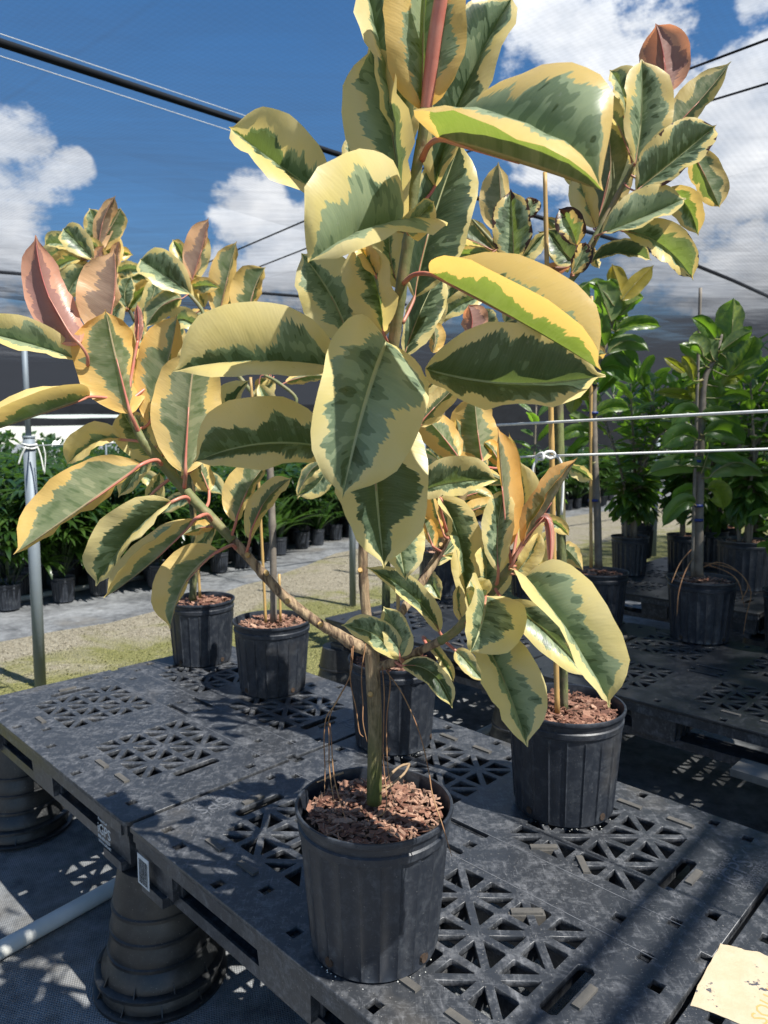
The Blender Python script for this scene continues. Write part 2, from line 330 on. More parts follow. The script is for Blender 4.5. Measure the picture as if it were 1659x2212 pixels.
# ------------------------------------------------------------------ object helpers
def link(o, parent=None):
    COL.objects.link(o)
    if parent is not None: o.parent = parent
    return o
def mesh(name, verts, faces, mat=None, smooth=False, uvs=None):
    me = bpy.data.meshes.new(name); me.from_pydata([tuple(v) for v in verts], [], [tuple(int(i) for i in f) for f in faces]); 
    if smooth: me.polygons.foreach_set('use_smooth', [True]*len(me.polygons))
    if uvs is not None:
        ul = me.uv_layers.new(name='UVMap'); li = np.empty(len(me.loops), dtype=np.int64); me.loops.foreach_get('vertex_index', li)
        ul.data.foreach_set('uv', np.asarray(uvs, dtype=np.float32)[li].ravel())
    if mat is not None: me.materials.append(mat)
    me.update(); return me
def obj(name, me, parent=None, loc=None, rz=None, color=None):
    o = bpy.data.objects.new(name, me); link(o, parent)
    if loc is not None: o.location = loc
    if rz is not None: o.rotation_euler = (0, 0, rz)
    if color is not None: o.color = color
    return o
def tag(o, label=None, cat=None, group=None, kind=None):
    if label: o['label'] = label
    if cat: o['category'] = cat
    if group: o['group'] = group
    if kind: o['kind'] = kind
    return o
def empty(name, loc, label, cat, group=None, rz=0):
    o = bpy.data.objects.new(name, None); link(o); o.location = loc; o.rotation_euler = (0, 0, rz); o.empty_display_size = .05
    return tag(o, label, cat, group)
def rel(parent, pts):                      # world points into a thing's own frame (the thing is never scaled)
    m = (Matrix.Translation(parent.location) @ parent.rotation_euler.to_matrix().to_4x4()).inverted(); return [m @ Vector(p) for p in pts]
class MB:
    def __init__(s): s.v = []; s.f = []
    def add(s, vs, fs):
        k = len(s.v); s.v += [tuple(v) for v in vs]; s.f += [tuple(i+k for i in f) for f in fs]
    def box(s, x0, x1, y0, y1, z0, z1, tx=0, ty=0):   # tx, ty: how much narrower the lower face is
        s.add([(x0+tx, y0+ty, z0), (x1-tx, y0+ty, z0), (x1-tx, y1-ty, z0), (x0+tx, y1-ty, z0), (x0, y0, z1), (x1, y0, z1), (x1, y1, z1), (x0, y1, z1)],
              [(0, 3, 2, 1), (4, 5, 6, 7), (0, 1, 5, 4), (1, 2, 6, 5), (2, 3, 7, 6), (3, 0, 4, 7)])
    def build(s, name, mat, smooth=False): return mesh(name, s.v, s.f, mat, smooth)
def catmull(pts, n):
    P = [np.array(p, float) for p in pts]; P = [2*P[0]-P[1]] + P + [2*P[-1]-P[-2]]; out = []
    for i in range(1, len(P)-2):
        for j in range(n):
            t = j/n; a, b, c, d = P[i-1], P[i], P[i+1], P[i+2]
            out.append(.5*((2*b)+(-a+c)*t+(2*a-5*b+4*c-d)*t*t+(-a+3*b-3*c+d)*t**3))
    out.append(P[-2]); return out
def tube_geo(pts, rad, sides=10, sub=4, bumps=0., knots=None):
    q = [tuple(p)+(r,) for p, r in zip(pts, rad if hasattr(rad, '__len__') else [rad]*len(pts))]
    q = catmull(q, sub) if len(q) > 2 or sub > 1 else [np.array(p) for p in q]
    P = [Vector(p[:3]) for p in q]; rr = [max(p[3], 1e-5) for p in q]; n = len(P); vs = []; fs = []
    prev = None
    for i in range(n):
        t = (P[min(i+1, n-1)]-P[max(i-1, 0)]).normalized()
        if prev is None: a = t.orthogonal().normalized()
        else: a = (prev - t*prev.dot(t)).normalized()
        prev = a; b = t.cross(a); r = rr[i]
        if bumps: r *= 1+bumps*random.uniform(-1, 1)
        if knots and i % knots == 0: r *= 1.10
        for k in range(sides):
            an = 2*math.pi*k/sides; vs.append(P[i] + (a*math.cos(an)+b*math.sin(an))*r)
        if i:
            for k in range(sides):
                fs.append(((i-1)*sides+k, (i-1)*sides+(k+1) % sides, i*sides+(k+1) % sides, i*sides+k))
    fs.append(tuple(range(sides))[::-1]); fs.append(tuple((n-1)*sides+k for k in range(sides)))
    return vs, fs
def tube(name, pts, rad, mat, parent=None, sides=10, sub=4, bumps=0., knots=None):
    if parent is not None: pts = rel(parent, pts)
    v, f = tube_geo(pts, rad, sides, sub, bumps, knots); return obj(name, mesh(name, v, f, MAT[mat], True), parent)

# ------------------------------------------------------------------ leaves
TT = np.array([0, .02, .045, .08, .13, .19, .26, .34, .42, .50, .58, .66, .73, .80, .86, .905, .94, .962, .978, .99, 1.0])
PT = np.array([0, .02, .045, .10, .20, .35, .5, .65, .8, .89, .935, .962, .982, 1.0])
PV = np.array([.03, .20, .34, .54, .79, .97, 1., .97, .83, .56, .26, .085, .040, .006])
PB = np.array([.05, .42, .62, .80, .95, 1.02, 1., .93, .78, .50, .23, .08, .040, .006])
SS = np.array([-1, -.93, -.78, -.58, -.36, -.16, -.04, 0, .04, .16, .36, .58, .78, .93, 1.])
def smooth_prof(t, blunt):
    v = PB if blunt else PV
    a = np.interp(t, PT, v); return a
PROF = {b: np.array([np.mean([smooth_prof(min(max(t+d, 0), 1), b) for d in (-.012, 0, .012)]) if .03 < t < .93 else smooth_prof(t, b) for t in TT]) for b in (0, 1)}
def leaf_grid(pf, tf, latL, latR, Wm, nsign, cup, ripple, blunt, curl=0., seed=0):
    """pf/tf: midrib points and tangents; latL/latR: lateral vectors per row; nsign: +1 when the top side looks along tangent x latL"""
    rs = np.random.RandomState(seed); ph = rs.uniform(0, 6.28, 4); vs = []; uv = []
    for i, t in enumerate(TT):
        w = PROF[blunt][i]
        for s in SS:
            lat = latL[i] if s >= 0 else latR[i]; a = abs(s)
            N = np.cross(tf[i], latL[i] if s >= 0 else -latR[i]); N = N/(np.linalg.norm(N)+1e-9)*nsign
            k = 0 if s >= 0 else 1
            rip = ripple*Wm*(a**2.2)*math.sin(t*(13+3*k)+ph[k])*math.sin(math.pi*t) + .35*ripple*Wm*a*math.sin(t*41+ph[2+k])
            p = pf[i] + lat*(w*a) + N*(w*(cup*Wm*4*a*(1-a)) + rip - curl*Wm*max(a-.7, 0)*2*w)
            if a < .05: p = p - N*(.0016 if a == 0 else .0003)*min(1, w*2)
            vs.append(p); uv.append((t, .5+.5*s))
    m = len(SS); fs = []
    for i in range(len(TT)-1):
        for j in range(m-1):
            q = (i*m+j, i*m+j+1, (i+1)*m+j+1, (i+1)*m+j); fs.append(q if nsign < 0 else q[::-1])
    return vs, fs, uv
LCOUNT = [0]
def hero_leaf(parent, b, m, t, aL, aR, Yb=None, Yt=None, Ym=None, face='T', W=None, pink=0., cover=.62, warm=.15, brown=0., cup=.11, ripple=.075, blunt=0,
              sL=None, sR=None, tone=0., stem=None, mat='leaf', pet='petiole', pr=.0027, curl=0., attach=None):
    LCOUNT[0] += 1
    A = None
    if attach is not None: A = at(attach[0], attach[1], attach[2])
    elif stem is not None: A = stem_near(stem, b[0], b[1])
    if Yb is None: Yb = A.y if A is not None else 1.2
    if Yt is None: Yt = Yb
    if Ym is None: Ym = .5*(Yb+Yt)
    B, T, Mp = (np.array(at(p[0], p[1], y)) for p, y in ((b, Yb), (t, Yt), (m, Ym)))
    C = 2*Mp-.5*(B+T); camp = np.array((0, 0, CAMZ))
    pf = [(1-q)**2*B+2*q*(1-q)*C+q*q*T for q in TT]; tf = [2*(1-q)*(C-B)+2*q*(T-C) for q in TT]; tf = [a/np.linalg.norm(a) for a in tf]
    if W is None: W = max(abs(aL), abs(aR))*1.04
    sc = Ym/F*1.02; Wm = W*sc; ns = 1 if face == 'T' else -1
    d = -1 if face == 'T' else 1
    sL = d if sL is None else sL; sR = d if sR is None else sR
    lL, lR = [], []
    for p, tg in zip(pf, tf):
        v = p-camp; v /= np.linalg.norm(v); Lh = np.cross(tg, v); Lh /= np.linalg.norm(Lh); vo = v-np.dot(v, tg)*tg; vo /= np.linalg.norm(vo)
        lL.append(aL*sc*Lh + sL*math.sqrt(max(Wm**2-(aL*sc)**2, 0))*vo); lR.append(-aR*sc*Lh + sR*math.sqrt(max(Wm**2-(aR*sc)**2, 0))*vo)
    vs, fs, uv = leaf_grid(pf, tf, lL, lR, Wm, ns, cup, ripple, blunt, curl, LCOUNT[0])
    vs = rel(parent, vs)
    o = obj('leaf', mesh('leaf', vs, fs, MAT[mat], True, uv), parent, color=(pink, cover, warm, 1-brown))
    o['tone'] = float(tone)
    # petiole: from the stem into the base, and on as the raised rib on the underside
    if A is not None:
        bb = Vector(B); dr = Vector(tf[0]); mid = (A+bb)*.5 + Vector((0, 0, .004)) - dr*.008
        L_ = (A-bb).length
        if L_ < .14:
            pts = [A, mid, bb, Vector(pf[4]), Vector(pf[9])]; rad = [pr*1.25, pr, pr*.95, pr*.6, pr*.25]
            N0 = np.cross(tf[2], lL[2]) ; N0 /= np.linalg.norm(N0)+1e-9
            off = Vector(-N0*ns)*.0012; pts = pts[:2]+[pts[2]+off*.5]+[q+off for q in pts[3:]]
            v, f = tube_geo(rel(parent, pts), rad, 7, 4); obj('petiole', mesh('petiole', v, f, MAT[pet], True), o)
    return o
STEMS = {}
def stem_near(name, x, y):
    best = None
    for pts in STEMS[name]:
        for i in range(len(pts)-1):
            a, b = pts[i], pts[i+1]
            for k in range(9):
                q = [a[j]+(b[j]-a[j])*k/8 for j in range(3)]; d = (q[0]-x)**2+(q[1]-y)**2
                if best is None or d < best[0]: best = (d, q)
    q = best[1]; return at(q[0], q[1], q[2])
def stem(parent, key, px, rad_px, mat, name='branch', knots=6, bumps=.03):
    STEMS.setdefault(key, []).append(px)
    pts = [at(*p) for p in px]; rad = [r*p[2]/F for r, p in zip(rad_px, px)]
    return tube(name, pts, rad, mat, parent, 14, 6, bumps, knots)

def canon_leaf(name, L, Wd, fold, bend, mat, seed, blunt=0, low=False):
    rs = np.random.RandomState(seed); pf = []; tf = []
    for q in TT:
        an = bend*q; pf.append(np.array((0, L*q*(1-.1*bend*q), -L*bend*q*q*.5))); t = np.array((0, 1, -bend*q)); tf.append(t/np.linalg.norm(t))
    lL = [Wd*np.array((-math.cos(fold), 0, math.sin(fold)))]*len(TT); lR = [Wd*np.array((math.cos(fold), 0, math.sin(fold)))]*len(TT)
    # top side up: tangent x latL = y x (-x) = +z
    vs, fs, uv = leaf_grid(pf, tf, lL, lR, Wd, 1, .12, .06, blunt, .1, seed)
    return mesh(name, vs, fs, MAT[mat], True, uv)

# ------------------------------------------------------------------ setting: ground, strip
DEL = R(45.5); D1 = Vector((-math.sin(DEL), math.cos(DEL), 0)); D2 = Vector((math.cos(DEL), math.sin(DEL), 0))
def uvp(u, v, z=0.): return D1*u + D2*v + Vector((0, 0, z))
def sheet(name, pts, z, mat, kind='structure'):
    me = mesh(name, [(p[0], p[1], z) for p in pts], [tuple(range(len(pts)))], MAT[mat]); o = obj(name, me); o['kind'] = kind; return o
def ground():
    n = 70; xs = np.concatenate([-np.geomspace(400, 6, 16), np.linspace(-5, 9, 60), np.geomspace(10, 400, 14)]); ys = np.concatenate([-np.geomspace(300, 3, 10), np.linspace(-2, 14, 70), np.geomspace(15, 500, 14)])
    vs = []; rs = np.random.RandomState(3)
    for y in ys:
        for x in xs:
            near = 1 if (-5 < x < 9 and -2 < y < 14) else 0
            vs.append((x, y, near*(.006*math.sin(x*3.1+y*1.7)+.004*math.sin(x*7.3-y*5.1)+rs.uniform(-.002, .002))-.006))
    m = len(xs); fs = [(j*m+i, j*m+i+1, (j+1)*m+i+1, (j+1)*m+i) for j in range(len(ys)-1) for i in range(m-1)]
    o = obj('ground', mesh('ground', vs, fs, MAT['fabric'], True)); o['kind'] = 'structure'; o['label'] = 'grey woven weed fabric covering the nursery ground'
    # mossy gravel aisle, running along the tables
    rs = np.random.RandomState(5); A = []; B = []
    for k in range(90):
        v = -8+k*.4; f = 0 if v < 3 else min((v-3)*.42, 1.5)
        A.append(uvp(3.15+.05*rs.randn()+min(f, 0), v)); B.append(uvp(5.42+f+.05*rs.randn(), v))
    # a few rows between so that stones can stand proud
    rows = 16; vs = []; fs = []
    for k in range(90):
        for r in range(rows+1):
            p = A[k].lerp(B[k], r/rows); e = math.sin(math.pi*r/rows); vs.append((p.x, p.y, .010+.018*min(e*3, 1)*rs.uniform(.3, 1)))
    for k in range(89):
        for r in range(rows): a = k*(rows+1)+r; fs.append((a, a+rows+1, a+rows+2, a+1))
    o = obj('gravel_path', mesh('gravel_path', vs, fs, MAT['gravel'], True)); o['kind'] = 'structure'; o['label'] = 'pale gravel aisle with green moss along its near side'
    # loose pebbles on it
    pv = []; pf = []
    def pebble(c, s, k):
        q = [Vector((rs.uniform(.7, 1.2), 0, 0)), Vector((0, rs.uniform(.6, 1.1), 0)), Vector((-rs.uniform(.7, 1.2), 0, 0)), Vector((0, -rs.uniform(.6, 1.1), 0)), Vector((0, 0, .7)), Vector((0, 0, -.4))]
        b = len(pv); a = rs.uniform(0, 6.3); rm = Matrix.Rotation(a, 3, 'Z')
        for x in q: pv.append(tuple(c + (rm @ x)*s))
        for f in ((0, 1, 4), (1, 2, 4), (2, 3, 4), (3, 0, 4), (1, 0, 5), (2, 1, 5), (3, 2, 5), (0, 3, 5)): pf.append(tuple(i+b for i in f))
    for k in range(9000):
        v = rs.uniform(.2, 9); f = 0 if v < 3 else min((v-3)*.42, 1.5); u = rs.uniform(3.25, 5.35+f); pebble(uvp(u, v, .026), rs.uniform(.004, .010), 0)
    o = obj('gravel', mesh('gravel', pv, pf, MAT['gravel'])); o['kind'] = 'stuff'; tag(o, 'loose pale pebbles scattered over the mossy aisle', 'gravel')
ground()

# ------------------------------------------------------------------ shade cloth overhead
CZ = CAMZ+2.2
def canopy():
    rs = np.random.RandomState(11)
    def net(name, corners, mat, nx, ny, sag, label):
        a, b, c, d = corners; vs = []; fs = []
        for j in range(ny+1):
            for i in range(nx+1):
                p = a.lerp(b, i/nx).lerp(d.lerp(c, i/nx), j/ny)
                u = p.dot(D1); v = p.dot(D2); z = -sag*abs(math.sin(u*.52))*.6 - sag*.4*abs(math.sin(v*.31+.5)) + .012*math.sin(u*5+v*3)*math.sin(v*1.3)
                vs.append((p.x, p.y, p.z+z))
        for j in range(ny):
            for i in range(nx): q = j*(nx+1)+i; fs.append((q, q+1, q+nx+2, q+nx+1))
        uvs = [((k % (nx+1))/nx, (k//(nx+1))/ny) for k in range(len(vs))]
        o = obj(name, mesh(name, vs, fs, MAT[mat], True, uvs)); tag(o, label, 'shade cloth'); return o
    net('shade_cloth', [Vector((-30, -8, CZ+.06)), Vector((30, -8, CZ+.06)), Vector((44, 50, CZ+.06)), Vector((-40, 50, CZ+.06))], 'cloth', 90, 70, .10, 'fine blue-grey shade netting stretched over the whole nursery, sky showing through')
    z = CZ-.03
    a, b, c, d = onz(-260, 690, z), onz(1900, 350, z), onz(2600, 893, z), onz(-400, 893, z)
    for q in (a, b, c, d): q.z = z
    net('shade_cloth', [a, b, c, d], 'cloth_dense', 70, 40, .07, 'denser black shade netting hanging over the far rows')
canopy()
def side_cloth():
    g = G('added_shade_net'); P = g.pos(); n = g.noise(P, 5.5, 4, .6)  # netting added out of view; its patchy opacity shapes dappled shade below
    tr = g.N('ShaderNodeBsdfTransparent'); df = g.N('ShaderNodeBsdfDiffuse'); df.inputs[0].default_value = (.012, .013, .015, 1)
    mx = g.N('ShaderNodeMixShader'); g.L(g.rng(n, .40, .60, .97, .45), mx.inputs[0]); g.L(tr.outputs[0], mx.inputs[1]); g.L(df.outputs[0], mx.inputs[2]); MAT['added_shade_net'] = g.done(mx.outputs[0])
    z = CZ-.08; pts = [(2.50, -2.5), (2.50, 4.3), (5.4, 9.2), (16, 9.2), (16, -2.5)]
    o = obj('shade_cloth', mesh('shade_cloth', [(x, y, z-.01*i) for i, (x, y) in enumerate(pts)], [(0, 4, 3, 2, 1)], MAT['added_shade_net'])); tag(o, 'unseen patchy netting added overhead at the right to shade the benches', 'shade cloth')
    # side curtains at the far end of the house, hanging in horizontal bands
    rs = random.Random(4)
    m_simple('curtain_cloth', (.018, .021, .026), .9, c2=(.03, .034, .042), ns=2)
    def band(x0, x1, y0, y1, Y, lb, mat='curtain_cloth'):
        a, b, c, d = at(x0, y0, Y), at(x1, y0, Y), at(x1, y1, Y), at(x0, y1, Y); n = 24; vs = []; fs = []
        for i in range(n+1):
            t = i/n; q = .10*math.sin(t*19+x0); p = a.lerp(b, t); w = d.lerp(c, t); vs += [(p.x, p.y+q, p.z+.03*math.sin(t*31)), (w.x, w.y+q*1.4, w.z+.03*math.sin(t*23))]
        fs = [(i*2, i*2+2, i*2+3, i*2+1) for i in range(n)]; o = obj('side_curtain', mesh('side_curtain', vs, fs, MAT[mat], True)); tag(o, lb, 'curtain')
    band(560, 2300, 872, 982, 41, 'long dark curtain closing the far side behind the right-hand plants'); band(700, 2300, 884, 978, 39, 'second dark curtain layer behind the right-hand plants')
    band(-400, 560, 868, 896, 40, 'upper rolled dark curtain at the far left end'); band(-400, 560, 903, 920, 42, 'lower dark curtain band at the far left end')
side_cloth()
def cable(name, pts, r, label, group=None, mat='cable', cat='cable'):
    v, f = tube_geo(pts, r, 8, 2); o = obj(name, mesh(name, v, f, MAT[mat], True)); return tag(o, label, cat, group)
def ext(a, b, k0, k1): return a+(a-b)*k0, b+(b-a)*k1
zc = CZ-.02
P0, P1 = ext(onz(0, 92, zc), onz(720, 330, zc), 1.2, 0)
bpts = [P0, onz(0, 92, zc), onz(530, 266, zc), onz(720, 330, zc), onz(1150, 465, zc), onz(1500, 572, zc), onz(1659, 640, zc), onz(1659, 640, zc)+(onz(1659, 640, zc)-onz(1500, 572, zc))*2]
cable('support_cable', bpts, [.024, .024, .021, .021, .02, .022, .024, .024], 'thick black webbing cable crossing the netting at upper left')
for (x0, y0, x1, y1, lb, r) in ((1659, 85, 1285, 225, 'upper of two thin black wires behind the pink-tipped plant', .007), (1659, 180, 1540, 216, 'lower of two thin black wires behind the pink-tipped plant', .007),
                          (640, 485, 500, 545, 'upper thin wire in front of the middle cloud', .008), (640, 545, 520, 592, 'lower thin wire in front of the middle cloud', .008)):
    a, b = onz(x0, y0, zc), onz(x1, y1, zc); a, b = ext(a, b, .8, 1.6 if x0 > 1000 else .8); cable('support_wire', [a, (a+b)/2, b], r, lb)
a, b = ext(onz(0, 588, zc), onz(150, 600, zc), .5, 6); cable('support_wire', [a, (a+b)/2, b], .022, 'dark wire low in the sky behind the left rubber plants')
# white stitching lines either side of the webbing
for k, dy in enumerate((-19, 29)):
    pts = [onz(x, 92+x*.3305+dy*(1-x*.0002), zc+.01) for x in (-200, 100, 400, 650)]
    cable('seam_thread', pts, .0025, ('white seam thread just above the thick cable' if k == 0 else 'white seam thread just below the thick cable'), mat='rope', cat='thread')
# the overhead wires whose shadows cross the front pallet
def shadow_wire(pa, pb, lb, r):
    h = (CZ-.05-.49)/SUN.z; a = pa+SUN*h; b = pb+SUN*h; a, b = ext(a, b, 2.5, 1.5); cable('support_cable', [a, (a+b)/2, b], r, lb)
shadow_wire(onz(1659-20, 1790, .49), onz(1329, 2212, .49), 'black webbing cable behind the camera whose shadow crosses the front pallet', .022)
shadow_wire(onz(1560, 1758, .49), onz(1150, 2212, .49), 'second black cable beside it shading the front pallet', .017)

# ------------------------------------------------------------------ pallets
PU, PV_ = 1.188, 1.058
def tri_trunc(pts, c=.0045):
    out = []; n = len(pts)
    for i in range(n):
        p, a, b = Vector(pts[i]), Vector(pts[i-1]), Vector(pts[(i+1) % n]); out.append(p+(a-p).normalized()*c); out.append(p+(p-p)+(b-p).normalized()*c)
    return out
def rect(x0, x1, y0, y1): return [(x0, y0), (x1, y0), (x1, y1), (x0, y1)]
def pallet_deck():
    """deck seen from above, x = v (0..1.058), y = u (0..1.188): lattices of triangles, slots, square holes, notched edge"""
    cu = bpy.data.curves.new('deck', 'CURVE'); cu.dimensions = '2D'; cu.fill_mode = 'BOTH'; cu.extrude = .0048; cu.bevel_depth = .0015; cu.bevel_resolution = 1; cu.resolution_u = 1
    def spl(pts):
        s = cu.splines.new('POLY'); s.points.add(len(pts)-1)
        for i, p in enumerate(pts): s.points[i].co = (p[0], p[1], 0, 1)
        s.use_cyclic_u = True
    c = .014; g = .004
    outl = [(c+g, g), (.505, g), (.505, .024), (.541, .024), (.541, g), (PV_-c, g), (PV_-g, c), (PV_-g, PU-c), (PV_-c, PU-g), (.541, PU-g), (.541, PU-.024), (.505, PU-.024), (.505, PU-g), (c+g, PU-g), (g, PU-c), (g, c)]
    spl(outl)
    e = .0072
    for gu in (.182, .678):
        for gv in (.135, .608):
            cu_, cv_ = .0825, .0785
            for i in range(4):
                for j in range(4):
                    y0, y1 = gu+i*cu_+e, gu+(i+1)*cu_-e; x0, x1 = gv+j*cv_+e, gv+(j+1)*cv_-e; w = e*1.35
                    if (i+j) % 2 == 0:
                        spl(tri_trunc([(x0, y0+w), (x1-w, y1), (x0, y1)])); spl(tri_trunc([(x0+w, y0), (x1, y0), (x1, y1-w)]))
                    else:
                        spl(tri_trunc([(x0, y0), (x1-w, y0), (x0, y1-w)])); spl(tri_trunc([(x1, y0+w), (x1, y1), (x0+w, y1)]))
    for (x0, x1) in ((.217, .360), (.674, .820)):
        for (y0, y1) in ((.133, .168), (1.022, 1.057)): spl(tri_trunc(rect(x0, x1, y0, y1), .008))
    for (x0, x1) in ((.468, .492), (.563, .590)): spl(tri_trunc(rect(x0, x1, .53, .66), .008))
    s = .015
    for (v, u) in [(.585, .09), (.521, .175), (.455, .09), (.585, 1.10), (.521, 1.013), (.455, 1.10), (1.018, .173), (.045, .173), (1.018, 1.015), (.045, 1.015),
                   (1.00, .09), (.062, .09), (1.0, 1.1), (.062, 1.1), (.40, .045), (.66, .045), (.40, 1.143), (.66, 1.143), (.521, .54), (.521, .65), (.09, .45), (.09, .74), (.965, .45), (.965, .74),
                   (.03, .36), (.03, .83), (1.028, .36), (1.028, .83), (.05, .595), (1.008, .595)]:
        spl(rect(v-s, v+s, u-s*.85, u+s*.85))
    o = bpy.data.objects.new('tmp', cu); COL.objects.link(o); dg = bpy.context.evaluated_depsgraph_get()
    me = bpy.data.meshes.new_from_object(o.evaluated_get(dg)); bpy.data.objects.remove(o)
    n = len(me.vertices); co = np.empty(n*3); me.vertices.foreach_get('co', co); co = co.reshape(-1, 3); co[:, 2] -= .0063
    me.vertices.foreach_set('co', co.ravel()); me.materials.clear(); me.materials.append(MAT['pallet']); me.update(); me.name = 'deck'; return me
DECK = pallet_deck()
DECK_SHADED = DECK.copy(); DECK_SHADED.materials.clear(); DECK_SHADED.materials.append(MAT['pallet_shaded'])
def blk(wx, wy):
    m = MB(); m.box(-wx/2, wx/2, -wy/2, wy/2, -.125, -.0128, .008, .008); m.box(-wx/2-.004, wx/2+.004, -wy/2-.004, wy/2+.004, -.0405, -.0127)
    for sx in (-.3, 0, .3):
        m.box(sx*wx-.003, sx*wx+.003, -wy/2-.003, wy/2+.003, -.118, -.042)
    return m.build('block', MAT['pallet'])
def runner(lx, ly):
    m = MB(); m.box(-lx/2, lx/2, -ly/2, ly/2, -.150, -.1255)
    if lx > ly: m.box(-lx/2+.02, lx/2-.02, -ly/2-.003, -ly/2+.004, -.1485, -.119); m.box(-lx/2+.02, lx/2-.02, ly/2-.004, ly/2+.003, -.1485, -.119)
    else: m.box(-lx/2-.003, -lx/2+.004, -ly/2+.02, ly/2-.02, -.1485, -.119); m.box(lx/2-.004, lx/2+.003, -ly/2+.02, ly/2-.02, -.1485, -.119)
    return m.build('bottom_runner', MAT['pallet'])
def lattice():
    m = MB(); z0, z1 = -.052, -.0124; t = .0016
    for gu in (.182, .678):
        for gv in (.135, .608):
            for i in range(5): y = gu+i*.0825; m.box(gv, gv+.314, y-t, y+t, z0, z1)
            for j in range(5): x = gv+j*.0785; m.box(x-t*.9, x+t*.9, gu+.0002, gu+.3298, z0+.0006, z1-.0006)
    return m.build('lattice_ribs', MAT['pallet'])
LAT = lattice()
B_ME = blk(.15, .17); RX = runner(PV_-.02, .10); RY = runner(.10, PU-.23); RMID = runner(PV_-.24, .10)
def side_rim():
    m = MB(); t = .008; z0, z1 = -.046, -.0122
    m.box(.035, PV_-.035, .006, .006+t, z0, z1); m.box(.035, PV_-.035, PU-.006-t, PU-.006, z0, z1); m.box(.006, .006+t, .035, PU-.035, z0, z1); m.box(PV_-.006-t, PV_-.006, .035, PU-.035, z0, z1)
    for k in range(9):   # stiffening ribs under the deck, clear of the holes
        for x in (.075, .47, .49, .565, .585, .98):
            m.box(x-.002, x+.002, .05+k*.125, .16+k*.125, z0-.004, z1)
    return m.build('side_rim', MAT['pallet'])
RIM = side_rim()
def grip_mesh():
    m = MB(); m.box(-.031, .031, -.0075, .0075, -.012, .0048, -.001, -.001); m.box(-.036, .036, -.0105, .0105, -.02, -.0006); return m.build('grip_block', MAT['grip'])
GRIP = grip_mesh()
PLATE = (lambda m: (m.box(-.0145, .0145, -.0125, .004, -.02, -.0185), m.build('metal_plate', MAT['metalplate']))[1])(MB())
GR_ALL = [(.755, .119, 0), (.289, .119, 0), (.755, 1.071, 0), (.289, 1.071, 0), (.955, .36, 90), (.957, .23, 90), (.104, .36, 90), (.104, .234, 90), (.955, .83, 90), (.955, .96, 90), (.104, .83, 90), (.104, .96, 90),
          (.630, .312, 45), (.630, .411, -45), (.408, .312, -45), (.408, .411, 45), (.630, .778, 45), (.630, .875, -45), (.408, .778, -45), (.408, .875, 45)]
def pallet(u, v, label, group, z=.49, far=False, grips=True, wob=0.):
    o = empty('plastic_pallet', uvp(u, v, z), label, 'pallet', group, DEL+R(wob))
    obj('deck', DECK_SHADED if far else DECK, o)
    obj('side_rim', RIM, o); q = obj('lattice_ribs', LAT, o); q['kind'] = 'stuff'
    for y in (.10, PU/2, PU-.10):
        for x in (.09, PV_/2, PV_-.09): obj('block', B_ME, o, (x, y, 0))
    for y in (.10, PU-.10): obj('bottom_runner', RX, o, (PV_/2, y, 0))
    for x in (.09, PV_-.09): obj('bottom_runner', RY, o, (x, PU/2, .0005))
    obj('bottom_runner', RMID, o, (PV_/2, PU/2, -.0007)); 
    if grips:
        for x, y, r in GR_ALL:
            if abs(r) == 45 and (far or u > 1 or u < 0 or (x, y) not in ((.630, .312), (.630, .411), (.408, .312), (.630, .875))): continue
            if u > 1 and not far and (x, y) not in ((.755, .119), (.104, .234), (.104, .36), (.289, 1.071), (.104, .83)): continue
            obj('grip_block', GRIP, o, (x, y, 0), R(r))
        for x, y in ((.585, .09), (.521, .175), (.455, .09), (.585, 1.10), (.521, 1.013), (.455, 1.10), (1.018, .173), (1.0, .09), (.062, .09), (.062, 1.1), (.045, 1.015)): obj('metal_plate', PLATE, o, (x, y, 0))
    return o
U0, V0 = .423, .744
pB = pallet(U0, V0, 'black plastic pallet carrying the big front rubber plant', 'pallets forming the front bench')
pA = pallet(U0+1.197, V0, 'black plastic pallet at the far left of the front bench', 'pallets forming the front bench')
pC = pallet(U0-1.196, V0, 'black plastic pallet with a torn paper label on it', 'pallets forming the front bench')
for k, (u, lb) in enumerate(((1.655, 'far end pallet of the second bench'), (.458, 'middle pallet of the second bench with trailing roots'), (-.738, 'near pallet of the second bench at the right edge'))):
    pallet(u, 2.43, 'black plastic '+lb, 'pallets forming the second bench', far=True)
for k, (u, v, lb) in enumerate(((1.22, 4.16, 'end pallet of the third bench'), (.02, 4.16, 'second pallet of the third bench'), (1.22, 5.22, 'outer pallet behind the third bench end'), (.02, 5.22, 'outer pallet at the back of the third bench'))):
    pallet(u, v, 'black plastic '+lb, 'pallets forming the third bench', far=True, grips=False)

